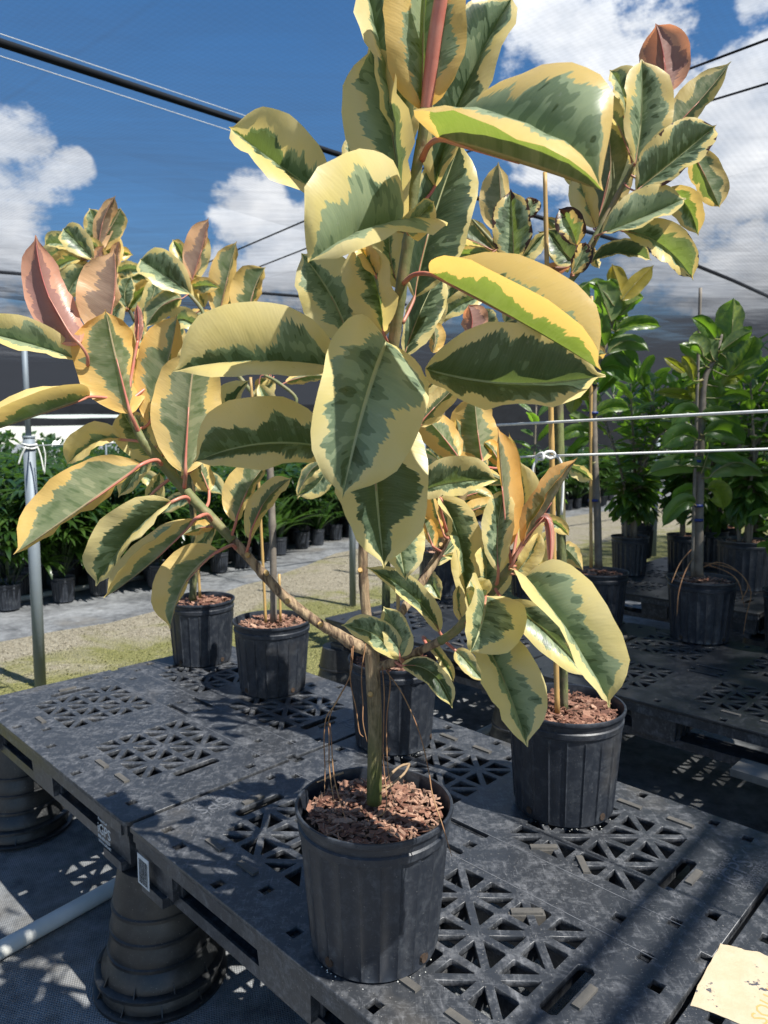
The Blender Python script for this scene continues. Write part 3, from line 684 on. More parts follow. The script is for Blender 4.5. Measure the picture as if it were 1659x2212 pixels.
def text_mesh(s, size, ext_=.0004):
    c = bpy.data.curves.new('lettering', 'FONT'); c.body = s; c.size = size; c.extrude = ext_; c.align_x = 'LEFT'; c.resolution_u = 2; c.space_line = .95
    o = bpy.data.objects.new('tmp', c); COL.objects.link(o); me = bpy.data.meshes.new_from_object(o.evaluated_get(bpy.context.evaluated_depsgraph_get())); bpy.data.objects.remove(o); return me
def lettering(parent, s, size, x, y, z, rz=0., mat='pallet', rx=0., name='lettering', ext_=.0004):
    me = text_mesh(s, size, ext_); me.materials.append(MAT[mat]); o = obj(name, me, parent, (x, y, z)); o.rotation_euler = (rx, 0, rz); return o
m_simple('embossed', (.085, .09, .10), .5, c2=(.15, .155, .165), ns=40)
for p_, a_ in ((pB, 0), (pA, 0), (pB, 1)):
    def place(s, size, x, y):
        if a_: lettering(p_, s, size, PV_-x, PU-y, .0004, math.pi, 'embossed')
        else: lettering(p_, s, size, x, y, .0004, 0, 'embossed')
    place('Property of', .024, .775, .088); place('iGPS', .062, .785, .044); place('800-884-0225', .021, .79, .026); place('WWW.iGPS.NET', .018, .80, .0125)
# raised centre ring marks and panel joints on the decks
def relief(p_):
    m = MB()
    for x in (.415+.045, .598-.014): m.box(x, x+.0022, .07, PU-.07, -.0005, .0007)
    for y in (.115, .59, 1.074): m.box(.07, PV_-.07, y, y+.0022, -.0005, .0008) if False else None
    obj('moulded_line', m.build('moulded_line', MAT['embossed']), p_)
relief(pB); relief(pA)
# label on the side of pallet A, barcode on pallet B
lettering(pA, 'iGPS', .040, .0, 0, 0, 0, 'white_print', name='tmp') and None
bpy.data.objects.remove([o for o in bpy.data.objects if o.name.startswith('tmp')][0])
def side_text(par, s, size, y, z):
    o = lettering(par, s, size, .0045, y, z, 0, 'white_print'); o.rotation_euler = (math.pi/2, 0, -math.pi/2); return o
side_text(pA, 'Property of', .011, .165, -.052); side_text(pA, 'iGPS', .040, .170, -.086); side_text(pA, '800-884-0225', .0125, .168, -.100); side_text(pA, 'WWW.iGPS.NET', .010, .166, -.112)
def barcode():
    m = MB(); m.box(-.0012, 0, 0, .055, -.075, 0); s = obj('barcode_sticker', m.build('barcode_sticker', MAT['white_print']), pB, (.0022, PU-.105, -.048))
    m = MB(); y = .006; rs = random.Random(4)
    while y < .048: w = rs.choice((.0008, .0014, .0022)); m.box(-.0016, -.0011, y, y+w, -.070, -.010); y += w+rs.choice((.0012, .002))
    obj('barcode_bars', m.build('barcode_bars', MAT['cable']), s)
barcode()
# torn paper label on pallet C
def torn():
    q = [onz(1557, 2040, .49), onz(1520, 2105, .49), onz(1490, 2172, .49), onz(1530, 2185, .49), onz(1600, 2215, .49), onz(1660, 2235, .49), onz(1700, 2150, .49), onz(1672, 2074, .49), onz(1640, 2058, .49), onz(1612, 2054, .49), onz(1585, 2045, .49)]
    loc = rel(pC, q); n = len(loc); cx = sum(p.x for p in loc)/n; cy = sum(p.y for p in loc)/n
    rs = random.Random(2); out = []
    for i in range(n):
        a, b = loc[i], loc[(i+1) % n]
        for k in range(5): p = a.lerp(b, k/5); out.append((p.x+rs.uniform(-.0012, .0012)-cx, p.y+rs.uniform(-.0012, .0012)-cy))
    m = len(out); vs = [(x, y, 0) for x, y in out]+[(x, y, .0008) for x, y in out]; fs = [tuple(range(m, 2*m))]+[(i, (i+1) % m, m+(i+1) % m, m+i) for i in range(m)]
    o = obj('paper_label', mesh('paper_label', vs, fs, MAT['sticker']), pC, (cx, cy, .0006)); o['label'] = 'torn beige paper label with faded orange letters'
    a = lettering(o, 'SOLUTIONS', .036, -.075, -.065, .0009, 0, 'faded_print', ext_=.0001)
torn()

# ------------------------------------------------------------------ upturned pot stacks that carry the benches
def lathe(prof, seg=72, mod=None):
    vs = []; fs = []; n = len(prof)
    for k in range(seg):
        a = 2*math.pi*k/seg
        for (r, z) in prof:
            rr = r + (mod(a, z) if mod else 0); vs.append((rr*math.cos(a), rr*math.sin(a), z))
    for k in range(seg):
        k2 = (k+1) % seg
        for i in range(n-1): fs.append((k*n+i, k2*n+i, k2*n+i+1, k*n+i+1))
    return vs, fs
def stack(x, y, label, h=.34):
    o = empty('pot_stack', (x, y, 0), label, 'upturned pots', 'stacks of upturned pots under the benches')
    lv = [(0, .154, .138, .055), (.048, .148, .120, .065), (.105, .128, .112, .07), (.165, .121, .105, .07), (.225, .114, .098, .075)]
    for i, (z, r0, r1, hh) in enumerate(lv):
        top = i == len(lv)-1
        if top: hh = h-z-.002
        lip = .017 if i < 2 else .005
        prof = [(r0-.010, z+.002), (r0+lip, z+.002), (r0+lip, z+.010), (r0+lip-.004, z+.013), (r0+.001, z+.015), (r0-.001, z+.03), (r1, z+hh)]
        prof += [(r1-.006, z+hh+.002), (0.001, z+hh+.002)] if top else [(r1-.006, z+hh+.0)]
        v, f = lathe(prof, 64); me = mesh('upturned_pot', v, f, MAT['old_pot'], True); me.set_sharp_from_angle(angle=R(38)); q = obj('upturned_pot', me, o)
        if i < 2:
            m = MB()
            for k in range(10):
                a = k*.628+i*.2; c, s = math.cos(a), math.sin(a); n = (-s*.0014, c*.0014)
                pr = [(r0+.0005, z+.016), (r0+.011, z+.0135), (r0-.001, z+.034)]
                vs = [(p[0]*c+e*n[0], p[0]*s+e*n[1], p[1]) for e in (-1, 1) for p in pr]; m.add(vs, [(0, 1, 2), (5, 4, 3), (0, 3, 4, 1), (1, 4, 5, 2)])
            obj('rib', m.build('rib', MAT['old_pot']), q)
    return o
c1 = onz(344, 2120, 0); stack(c1.x+.0, c1.y+.02, 'tall stack of upturned dirty pots under the front bench, nearest')
c2 = onz(45, 1790, 0); stack(c2.x, c2.y+.02, 'stack of upturned dirty pots under the left end of the front bench')
for i, (u, v, lb) in enumerate([(U0+.12, V0+.93, 'far side of the front bench behind the right pot'), (U0+1.2, V0+.93, 'far side of the front bench behind the third pot'), (U0+2.3, V0+.93, 'far corner of the front bench'),
               (U0-.05, V0+.12, 'front corner of the front bench below the camera'),
               (2.78, 2.5, 'far left corner of the second bench'), (1.65, 2.5, 'second bench near its far seam'), (.46, 2.5, 'second bench near its middle seam'), (2.74, 3.42, 'back far corner of the second bench'), (1.65, 3.42, 'back middle of the second bench'), (.46, 3.42, 'back near seam of the second bench'),
               (2.35, 4.25, 'third bench far corner'), (1.22, 4.25, 'third bench middle'), (.1, 4.25, 'third bench near end')]):
    p = uvp(u, v); stack(p.x, p.y, 'stack of upturned pots under the '+lb)

# ------------------------------------------------------------------ pots with mulch
def pot_mesh(Rt, Rb, h, style, name='pot'):
    def prof_r(z): return Rb + (Rt*.955-Rb)*z/h
    zs = [0, .004, .012, .03] + [h*k for k in (.2, .35, .5, .62, .72)] + [h-.055, h-.0505, h-.046]
    prof = [(prof_r(z)-(.004 if z == 0 else 0), z) for z in zs]
    prof += [(prof_r(h-.046)+.0045, h-.043), (prof_r(h-.03)+.0045, h-.030), (prof_r(h-.03)+.001, h-.027), (prof_r(h)+.0015, h-.013), (Rt-.001, h-.010), (Rt, h-.006), (Rt-.001, h-.001), (Rt-.003, h), (Rt-.006, h-.001), (Rt-.0075, h-.008), (Rt-.010, h-.05)]
    nr = 20 if style == 'ribs' else 24
    def mod(a, z):
        if z < .012 or z > h-.046: return .0006*math.sin(a*3+1)
        w = (a*nr/(2*math.pi)) % 1
        if style == 'ribs':
            e = min(w, 1-w); k = .0036*math.exp(-(e/.045)**2); lim = h-.060-.018*(1-math.sqrt(max(0, 1-(abs(w-.5)*2)**2)))
            return k if z < h-.052 else k*.3
        return -.0052*abs(math.sin(math.pi*w))**.8 + .0018
    v, f = lathe(prof, nr*14, mod)
    me = mesh(name, v, f, MAT['pot'], True); me.set_sharp_from_angle(angle=R(38)); return me
def chip_mesh(k):
    rs = random.Random(k); n = rs.choice((5, 6, 7)); a0 = rs.uniform(0, 6); L_ = rs.uniform(.75, 1.25); Wd = rs.uniform(.35, .75); th = rs.uniform(.07, .15)
    ring = [(L_*math.cos(a0+i*2*math.pi/n)*rs.uniform(.75, 1.1), Wd*math.sin(a0+i*2*math.pi/n)*rs.uniform(.75, 1.1)) for i in range(n)]
    vs = [(x*.92, y*.92, -th/2+rs.uniform(-.03, .03)) for x, y in ring]+[(x, y, th/2+rs.uniform(-.08, .08)) for x, y in ring]
    fs = [tuple(range(n))[::-1], tuple(range(n, 2*n))]+[(i, (i+1) % n, n+(i+1) % n, n+i) for i in range(n)]
    return mesh('bark_chip', vs, fs, MAT['chip'])
CHIPS = [chip_mesh(i) for i in range(14)]
POTM = {}
def potted(x, y, z, Rt, Rb, h, style, label, cat='potted plant', group=None, chips=140, rz=0., name='potted_rubber_plant', fill=1.):
    o = empty(name, (x, y, z), label, cat, group, 0)
    key = (Rt, Rb, h, style)
    if key not in POTM: POTM[key] = pot_mesh(Rt, Rb, h, style)
    obj('pot', POTM[key], o, (0, 0, .001), rz)
    zs = h-.026; rs = random.Random(int(x*1000)+5); n = 28; vs = [(0, 0, zs+.008)]; rr = Rt*.955-.012
    for ring in range(1, 6):
        for k in range(n):
            a = 2*math.pi*k/n; r = rr*ring/5; vs.append((r*math.cos(a), r*math.sin(a), zs+.008*(1-(ring/5)**2)+rs.uniform(-.003, .003)-(.004 if ring == 5 else 0)))
    fs = [(0, 1+k, 1+(k+1) % n) for k in range(n)]+[(1+(q-1)*n+k, 1+q*n+k, 1+q*n+(k+1) % n, 1+(q-1)*n+(k+1) % n) for q in range(1, 5) for k in range(n)]
    obj('soil', mesh('soil', vs, fs, MAT['soil'], True), o)
    for k in range(chips):
        a = rs.uniform(0, 6.283); r = (rr-.012)*math.sqrt(rs.uniform(0.01, 1)); sz = rs.choice((.009, .012, .016, .020, .024)) * (1.0 if chips > 100 else 1.15)
        c = obj('bark_chip', rs.choice(CHIPS), o, (r*math.cos(a), r*math.sin(a), zs+.006+rs.uniform(0, .009)*(1-.4*r/rr)))
        c.rotation_euler = (rs.gauss(0, .27), rs.gauss(0, .27), rs.uniform(0, 6.28)); c.scale = (sz, sz, sz)
    # fine bits and fibres between the chips
    vv = []; ff = []
    for k in range(420 if chips > 100 else 180):
        a = rs.uniform(0, 6.283); r = (rr-.006)*math.sqrt(rs.random()); c = Vector((r*math.cos(a), r*math.sin(a), zs+.007+rs.uniform(0, .010))); l = rs.uniform(.003, .010); w = rs.uniform(.001, .003); d = Vector((rs.uniform(-1, 1), rs.uniform(-1, 1), rs.uniform(-.5, .5))).normalized(); e = d.orthogonal().normalized()
        b = len(vv); vv += [c-d*l-e*w, c+d*l-e*w, c+d*l+e*w, c-d*l+e*w, c+d.cross(e)*w]; ff += [(b, b+1, b+4), (b+1, b+2, b+4), (b+2, b+3, b+4), (b+3, b, b+4), (b+3, b+2, b+1, b)]
    q = obj('mulch', mesh('mulch', vv, ff, MAT['chip']), o); q['kind'] = 'stuff'
    # drainage holes at the foot
    for k in range(4):
        a = rz+.5+k*1.571; m = MB(); v, f = tube_geo([Vector((Rb*.97*math.cos(a), Rb*.97*math.sin(a), .022)), Vector(((Rb+.0035)*math.cos(a), (Rb+.0035)*math.sin(a), .022))], .009, 12, 1)
        obj('drain_hole', mesh('drain_hole', v, f, MAT['soil'], False), o)
    return o
ZT = .49
def pot_at(px, py, Rt, Rb, h, style, label, **k):
    p = onz(px, py, ZT); d = Vector((p.x, p.y, 0)).normalized(); return potted(p.x+d.x*Rb, p.y+d.y*Rb, ZT, Rt, Rb, h, style, label, **k)
# ------------------------------------------------------------------ the big front rubber plant
p1 = potted(-.018, 1.262, ZT, .146, .117, .27, 'flutes', 'large cream and green rubber plant with spreading branches, in the nearest black pot', group='variegated rubber plants in black pots', chips=290, name='potted_rubber_plant', rz=.35)
# trunk and branches: (x, y, distance)
TR = [(808, 1735, 1.262), (809.5, 1640, 1.262), (810, 1556, 1.262), (806, 1470, 1.262), (803, 1400, 1.262)]
stem(p1, 'p1', TR, [17.5, 16.5, 16, 16.5, 17], 'bark', 'trunk', None, .015)
UP = [(803, 1410, 1.262), (795, 1350, 1.268), (788, 1290, 1.27), (784, 1200, 1.27), (790, 1100, 1.26), (812, 980, 1.24), (832, 840, 1.2), (851, 735, 1.17), (864, 640, 1.15), (876, 560, 1.14), (886, 490, 1.13), (893, 410, 1.12), (906, 330, 1.11), (914, 285, 1.10), (920, 234, 1.09)]
stem(p1, 'p1', UP[:6], [14, 11.5, 11, 10.5, 10.5, 11], 'bark', 'trunk', 7, .03); stem(p1, 'p1', UP[5:], [11, 11.5, 12.5, 12.5, 12.5, 12, 11.5, 11, 10.5, 10.5], 'young_bark', 'trunk', 9, .01)
SH = [(919, 245, 1.095), (930, 160, 1.08), (940, 80, 1.065), (952, 0, 1.05), (962, -90, 1.03), (968, -170, 1.02)]
tube('leaf_sheath', [at(*p) for p in SH], [.0078, .0102, .0105, .0095, .006, .001], 'sheath', p1, 14, 6)
LB = [(800, 1404, 1.262), (765, 1392, 1.262), (729, 1369, 1.262), (691, 1348, 1.262), (626, 1299, 1.262), (582, 1255, 1.26), (538, 1205, 1.255), (503, 1167, 1.25), (460, 1122, 1.245), (425, 1087, 1.24), (388, 1045, 1.235), (350, 1002, 1.23), (322, 968, 1.225), (300, 937, 1.22), (284, 900, 1.22), (275, 870, 1.22)]
stem(p1, 'p1', LB[:8], [15, 14, 12, 11, 11, 10.5, 10.5, 10], 'bark', 'branch', 8, .03); stem(p1, 'p1', LB[7:], [10, 11, 11, 11, 11, 11, 9, 7, 5], 'young_bark', 'branch', 8, .02)
RB = [(812, 1438, 1.262), (829, 1437, 1.258), (877, 1420, 1.24), (915, 1402, 1.22), (952, 1384, 1.2), (980, 1366, 1.18), (1000, 1346, 1.165), (1026, 1318, 1.15), (1050, 1291, 1.14), (1078, 1257, 1.13), (1104, 1222, 1.12)]
stem(p1, 'p1', RB[:5], [13, 10, 9, 9, 9.5], 'bark', 'branch', 8, .03); stem(p1, 'p1', RB[4:], [9.5, 9.5, 10, 10, 11, 10, 9], 'young_bark', 'branch', 8, .01)
BB = [(806, 1398, 1.27), (835, 1360, 1.30), (869, 1320, 1.34), (900, 1274, 1.37), (929, 1228, 1.39), (952, 1190, 1.40), (966, 1160, 1.40), (984, 1118, 1.40), (996, 1080, 1.40), (1010, 1045, 1.40), (1030, 1005, 1.40)]
stem(p1, 'p1b', BB[:7], [12, 10.5, 9.5, 9.5, 9.5, 9, 9], 'bark', 'branch', 7, .04); stem(p1, 'p1b', BB[6:], [9, 9.5, 9, 8, 5], 'young_bark', 'branch', 7, .01)
def H(b, m, t, aL, aR, **k):
    k.setdefault('stem', 'p1'); return hero_leaf(p1, b, m, t, aL, aR, **k)
# crown
H((912, 238), (915, 70), (922, -150), 78, 84, Yb=1.105, Yt=1.06, cover=.52, warm=.75, cup=.16, W=92)
H((870, 332), (817, 140), (772, -70), 14, 92, Yb=1.14, Yt=1.14, cover=.80, warm=.15, W=98, attach=(889, 398, 1.12), cup=.2, ripple=.09)
H((867, 492), (848, 290), (797, 98), 92, 34, Yb=1.13, Yt=1.14, cover=.80, W=98, warm=.1, ripple=.1)
H((940, 402), (1006, 195), (1112, -14), 82, 34, tone=-0.1, Yb=1.16, Yt=1.15, cover=.85, W=96, attach=(893, 462, 1.13), cup=.16, ripple=.07)
H((949, 300), (1120, 352), (1303, 412), 192, -44, Yb=1.03, Yt=.80, Ym=.86, cover=.9, warm=.55, W=200, sR=-1, sL=1, attach=(911, 345, 1.11), pr=.0042, cup=.22, ripple=.03)
H((712, 436), (594, 352), (494, 275), 24, 88, tone=-0.1, Yb=1.2, Yt=1.17, cover=.55, W=94, warm=.2)
H((775, 420), (765, 355), (752, 292), 22, 14, Yb=1.26, cover=.4)
H((868, 482), (765, 515), (665, 568), 36, 152, Yb=1.08, Yt=.88, Ym=.94, cover=.72, W=158, cup=.14, warm=.05, blunt=1, ripple=.06)
H((880, 500), (900, 475), (938, 434), 22, 32, Yb=1.0, Yt=.99, Ym=.98, cover=.72, W=34, blunt=1, attach=(884, 505, 1.12))
H((757, 742), (716, 640), (650, 546), 62, 68, tone=-0.1, Yb=1.22, Yt=1.18, cover=.72, W=74, warm=.05, ripple=.08)
H((828, 716), (812, 610), (768, 515), 66, 34, Yb=1.14, Yt=1.1, cover=.55, W=72, cup=.2, ripple=.12, attach=(842, 745, 1.18))
H((814, 597), (795, 560), (770, 520), 16, 22, Yb=1.09, cover=.2, warm=.6, W=34, attach=(849, 652, 1.15))
H((862, 622), (842, 545), (846, 470), 36, 36, Yb=1.2, cover=.2, W=40)
H((896, 642), (930, 490), (998, 300), 52, 76, tone=-0.22, Yb=1.18, Yt=1.2, cover=1.1, W=84, warm=0, attach=(870, 698, 1.16), cup=.12)
H((873, 770), (905, 680), (952, 585), 26, 44, tone=-0.22, Yb=1.2, Yt=1.24, cover=1.0, W=50, warm=0)
H((845, 700), (800, 690), (760, 600), 26, 36, Yb=1.22, cover=.3, W=44)
H((905, 480), (955, 400), (975, 290), 34, 26, Yb=1.22, Yt=1.24, cover=.45, W=40)
# the two great right-hand leaves and the hanging middle pair
H((929, 592), (1110, 688), (1299, 800), 122, -60, Yb=1.08, Yt=.92, Ym=.95, cover=.40, warm=.6, W=124, sR=-1, sL=1, attach=(872, 612, 1.14), pr=.0036, cup=.1, ripple=.02)
H((919, 797), (1100, 830), (1308, 811), 124, 44, tone=-0.22, Yb=1.02, Yt=.96, cover=.86, W=130, warm=.1, attach=(845, 745, 1.17), cup=.1)
H((834, 738), (785, 880), (739, 1078), 128, 100, tone=-.02, Yb=1.03, Yt=.9, Ym=.92, cover=.68, W=128, warm=.0, blunt=1, attach=(834, 705, 1.19), cup=.10, ripple=.05)
H((803, 890), (812, 1060), (830, 1228), 112, 78, tone=-0.22, Yb=1.12, Yt=1.0, cover=.62, W=114, warm=.0, attach=(822, 860, 1.2), blunt=1)
H((735, 796), (555, 784), (374, 802), 24, 122, tone=-0.22, Yb=1.06, Yt=1.0, cover=.46, W=124, warm=.08, attach=(846, 762, 1.18), cup=.12, ripple=.02)
H((712, 968), (560, 960), (417, 1000), 46, 100, tone=-0.22, Yb=1.1, Yt=1.02, cover=.68, W=104, warm=.1, attach=(815, 945, 1.23))
H((905, 920), (940, 880), (1000, 822), 30, 24, Yb=1.16, face='U', cover=.5, W=40)
# left branch
H((401, 1022), (408, 880), (424, 752), 76, 70, Yb=1.2, Yt=1.22, face='U', cover=.66, warm=.35, W=80, attach=(398, 1056, 1.237), ripple=.08, pr=.0036)
H((282, 893), (252, 775), (228, 668), 86, 54, Yb=1.2, Yt=1.2, face='U', cover=.55, warm=.75, W=88, attach=(300, 935, 1.22), ripple=.09, pr=.0036)
H((322, 915), (362, 790), (383, 677), 62, 18, Yb=1.24, Yt=1.24, face='U', cover=.5, warm=.7, W=64, ripple=.1)
H((172, 742), (106, 640), (77, 508), 46, 42, Yb=1.18, Yt=1.2, face='U', pink=.95, cover=.8, W=56, attach=(190, 790, 1.2), cup=.2)
H((222, 745), (248, 640), (246, 537), 74, 6, Yb=1.23, Yt=1.24, face='U', pink=.6, cover=.6, W=66, ripple=.1)
H((162, 775), (50, 740), (-70, 712), 14, 52, Yb=1.21, Yt=1.15, cover=.72, W=56, attach=(262, 800, 1.22))
H((193, 857), (92, 893), (-75, 948), -42, 56, Yb=1.18, Yt=1.06, Ym=1.1, cover=.42, warm=.35, W=64, sL=-1, sR=1, attach=(278, 880, 1.22), ripple=.03)
H((305, 1003), (185, 1090), (29, 1198), 12, 84, Yb=1.17, Yt=1.1, face='U', cover=.62, warm=.55, W=90, attach=(352, 1007, 1.23), pr=.0034, ripple=.08)
H((372, 1083), (282, 1160), (207, 1266), 14, 66, tone=-0.22, Yb=1.2, Yt=1.2, cover=.75, W=78, warm=.1, attach=(412, 1085, 1.24), pr=.0034)
H((419, 1123), (338, 1205), (224, 1292), -34, 52, Yb=1.15, Yt=1.08, cover=.5, warm=.3, W=58, sL=-1, sR=1, attach=(458, 1125, 1.245), face='T', pr=.0034)
H((472, 1190), (402, 1255), (367, 1358), 5, 62, Yb=1.2, Yt=1.16, face='U', cover=.6, warm=.35, W=64, attach=(510, 1185, 1.25), pr=.003)
H((510, 1128), (535, 1060), (578, 1000), 50, 14, Yb=1.24, Yt=1.26, face='U', cover=.72, warm=.3, W=52, attach=(500, 1163, 1.25))
H((540, 1167), (568, 1090), (631, 1032), 30, 17, Yb=1.22, Yt=1.2, cover=.5, face='U', warm=.15, W=36, attach=(532, 1196, 1.253))
H((262, 949), (205, 955), (143, 1006), 14, 40, Yb=1.24, Yt=1.24, cover=.25, warm=.3, W=46, attach=(318, 962, 1.225))
H((345, 990), (300, 940), (262, 886), 46, 32, Yb=1.29, Yt=1.28, cover=.7, W=50, warm=.05)
H((460, 1137), (430, 1140), (394, 1156), 14, 16, Yb=1.3, face='U', cover=.5, warm=.7, W=20)
H((452, 1062), (436, 1020), (406, 960), 26, 22, Yb=1.28, face='U', cover=.45, W=30, warm=.3, attach=(444, 1098, 1.245))
H((455, 975), (480, 900), (541, 819), 42, 12, tone=-0.22, Yb=1.33, Yt=1.33, cover=.55, W=44, warm=0)
H((297, 742), (300, 700), (296, 655), 9, 9, Yb=1.25, face='U', pink=1, cover=.9, W=12)
H((392, 772), (408, 735), (442, 690), 12, 38, Yb=1.3, cover=.6, face='U', W=40)
H((318, 1080), (335, 1055), (345, 1020), 16, 16, Yb=1.33, cover=.6, W=20)
# low middle leaves
H((864, 1421), (812, 1372), (737, 1350), 26, 36, Yb=1.2, Yt=1.16, cover=.80, W=38, warm=0, attach=(868, 1428, 1.24))
H((864, 1419), (853, 1365), (828, 1310), 28, 34, tone=-.02, Yb=1.19, Yt=1.2, cover=.82, W=36, warm=0, attach=(868, 1428, 1.24), blunt=1)
H((868, 1438), (935, 1455), (977, 1530), 24, 26, tone=-0.22, Yb=1.23, Yt=1.19, cover=.95, W=32, warm=0, attach=(860, 1430, 1.245))
H((918, 1380), (955, 1425), (980, 1474), 14, 10, Yb=1.26, Yt=1.24, cover=.6, W=22)
H((949, 1364), (888, 1285), (790, 1225), 16, 32, tone=-0.1, Yb=1.2, Yt=1.16, cover=.70, W=36, warm=.05, attach=(956, 1384, 1.2))
H((850, 1095), (862, 1175), (876, 1254), 56, 34, Yb=1.16, Yt=1.1, cover=.68, W=58, warm=.0, blunt=1)
# right branch
H((1048, 1290), (1040, 1345), (1016, 1411), 92, 44, Yb=1.08, Yt=1.0, Ym=1.02, cover=.66, W=92, warm=.0, blunt=1, attach=(1040, 1302, 1.145), cup=.1, curl=-.2)
H((1048, 1288), (1030, 1270), (1016, 1252), 26, 30, Yb=1.08, cover=.55, W=34, warm=0, blunt=1)
H((1040, 1378), (1090, 1475), (1139, 1614), 80, 40, tone=-0.1, Yb=1.08, Yt=.98, cover=.62, W=86, warm=.0, attach=(1005, 1345, 1.165))
H((1130, 1251), (1222, 1372), (1317, 1528), 108, 10, tone=-.02, Yb=1.06, Yt=.95, Ym=.97, cover=.62, W=112, warm=.05, attach=(1098, 1230, 1.125), cup=.12, blunt=1)
H((1092, 1303), (1180, 1365), (1272, 1466), 40, 38, Yb=1.1, Yt=1.04, cover=.66, W=46, warm=0, attach=(1072, 1270, 1.135))
H((984, 1406), (1010, 1430), (1045, 1473), 20, 20, Yb=1.2, Yt=1.17, cover=.66, W=24, attach=(953, 1386, 1.2))
H((948, 1075), (990, 1165), (1004, 1292), 52, 12, tone=-0.1, Yb=1.3, Yt=1.22, cover=.72, W=58, stem='p1b', attach=(966, 1152, 1.4))
H((962, 1160), (944, 1110), (932, 1048), 40, 5, Yb=1.36, face='U', cover=.25, warm=.6, W=44, stem='p1b')
H((937, 1181), (925, 1150), (914, 1112), 8, 20, Yb=1.33, face='U', cover=.45, warm=1, W=22, stem='p1b')
H((905, 1062), (985, 1042), (1076, 1037), 56, 26, tone=-0.1, Yb=1.26, Yt=1.2, cover=.82, W=58, warm=.05, stem='p1b', attach=(985, 1110, 1.4))
H((1042, 996), (1032, 930), (1024, 848), 60, 42, Yb=1.42, Yt=1.44, face='U', cover=.75, warm=.6, W=64, stem='p1b')
H((992, 990), (955, 940), (902, 885), 38, 34, Yb=1.41, Yt=1.4, face='U', cover=.55, warm=.7, W=46, stem='p1b')
H((905, 905), (940, 870), (988, 845), 26, 20, Yb=1.36, face='T', cover=.3, warm=.3, W=34, stem='p1b')
H((1000, 1116), (1040, 1096), (1092, 1098), 22, 16, Yb=1.38, face='U', cover=.45, warm=.5, W=26, stem='p1b')
H((1002, 1080), (1032, 1065), (1070, 1090), 16, 14, Yb=1.40, face='U', cover=.4, warm=.4, W=20, stem='p1b')
H((1086, 1010), (1066, 975), (1046, 955), 20, 18, Yb=1.44, face='U', cover=.5, warm=1, W=24, stem='p1b')
H((1015, 990), (1000, 965), (985, 900), 18, 26, Yb=1.45, face='U', cover=.7, warm=.3, W=30, stem='p1b')
H((1099, 1181), (1086, 1050), (1076, 922), 6, 42, Yb=1.1, Yt=1.1, face='U', cover=.35, warm=1, W=48, pink=.12, attach=(1104, 1215, 1.12))
H((1116, 1150), (1112, 1040), (1100, 935), 14, 16, Yb=1.14, cover=.7, warm=.4, W=24)
H((1121, 1215), (1132, 1110), (1121, 992), 20, 42, Yb=1.18, Yt=1.2, cover=.2, warm=.1, W=46)
H((1131, 1178), (1192, 1086), (1247, 988), 46, -16, Yb=1.09, Yt=1.06, cover=.75, warm=1, W=56, sR=-1, pink=.30, attach=(1106, 1215, 1.12))
H((1077, 1233), (1076, 1135), (1094, 1055), 34, 32, Yb=1.1, Yt=1.12, cover=.62, W=40, warm=.05, attach=(1070, 1266, 1.135))
H((1163, 1132), (1195, 1128), (1230, 1158), 16, 16, Yb=1.2, cover=.5, warm=.4, W=20)
H((1110, 1240), (1140, 1205), (1166, 1145), 18, 28, Yb=1.17, cover=.15, warm=.1, W=36)
H((1040, 1300), (1050, 1235), (1046, 1170), 26, 54, Yb=1.2, Yt=1.22, cover=.72, W=58, warm=0)
H((1108, 1218), (1176, 1118), (1185, 1249), 9, 8, Yb=1.09, Yt=1.05, face='U', pink=1, cover=.9, W=14, curl=.3)
H((1001, 1345), (990, 1305), (992, 1262), 12, 16, Yb=1.22, cover=.2, W=20)
H((935, 762), (940, 725), (930, 697), 14, 22, Yb=1.3, face='U', cover=.5, warm=.7, W=26)
H((905, 700), (940, 680), (945, 640), 24, 22, Yb=1.33, cover=.9, W=30)
H((905, 860), (960, 800), (1010, 760), 20, 30, Yb=1.25, cover=.1, warm=.1, W=34)
H((1170, 1240), (1165, 1190), (1195, 1140), 14, 20, Yb=1.26, cover=.3, W=26)
H((1020, 1330), (1000, 1250), (985, 1180), 20, 20, Yb=1.3, cover=.2, W=24)
for b, m, t, l, r_ in (((330, 975), (300, 1010), (255, 1075), 20, 26), ((290, 905), (255, 860), (205, 842), 26, 20), ((350, 985), (395, 960), (440, 900), 28, 22), ((395, 1050), (372, 1000), (330, 930), 26, 24), ((470, 1130), (440, 1170), (425, 1225), 16, 18), ((300, 930), (340, 880), (350, 800), 28, 24)):
    H(b, m, t, l, r_, Yb=1.31, Yt=1.33, cover=.6, warm=.25, ripple=.1)
# leaf scars on the bare wood
for (x, y, Y) in ((535, 1200, 1.243), (576, 1238, 1.247), (621, 1299, 1.25), (778, 1233, 1.262), (692, 1349, 1.25), (952, 1178, 1.39), (800, 1500, 1.25), (917, 1250, 1.38)):
    c = at(x, y, Y); v, f = tube_geo(rel(p1, [c, c+Vector((.0, -.006, .003))]), [.005, .0042], 8, 1); obj('leaf_scar', mesh('leaf_scar', v, f, MAT['bamboo']), p1)
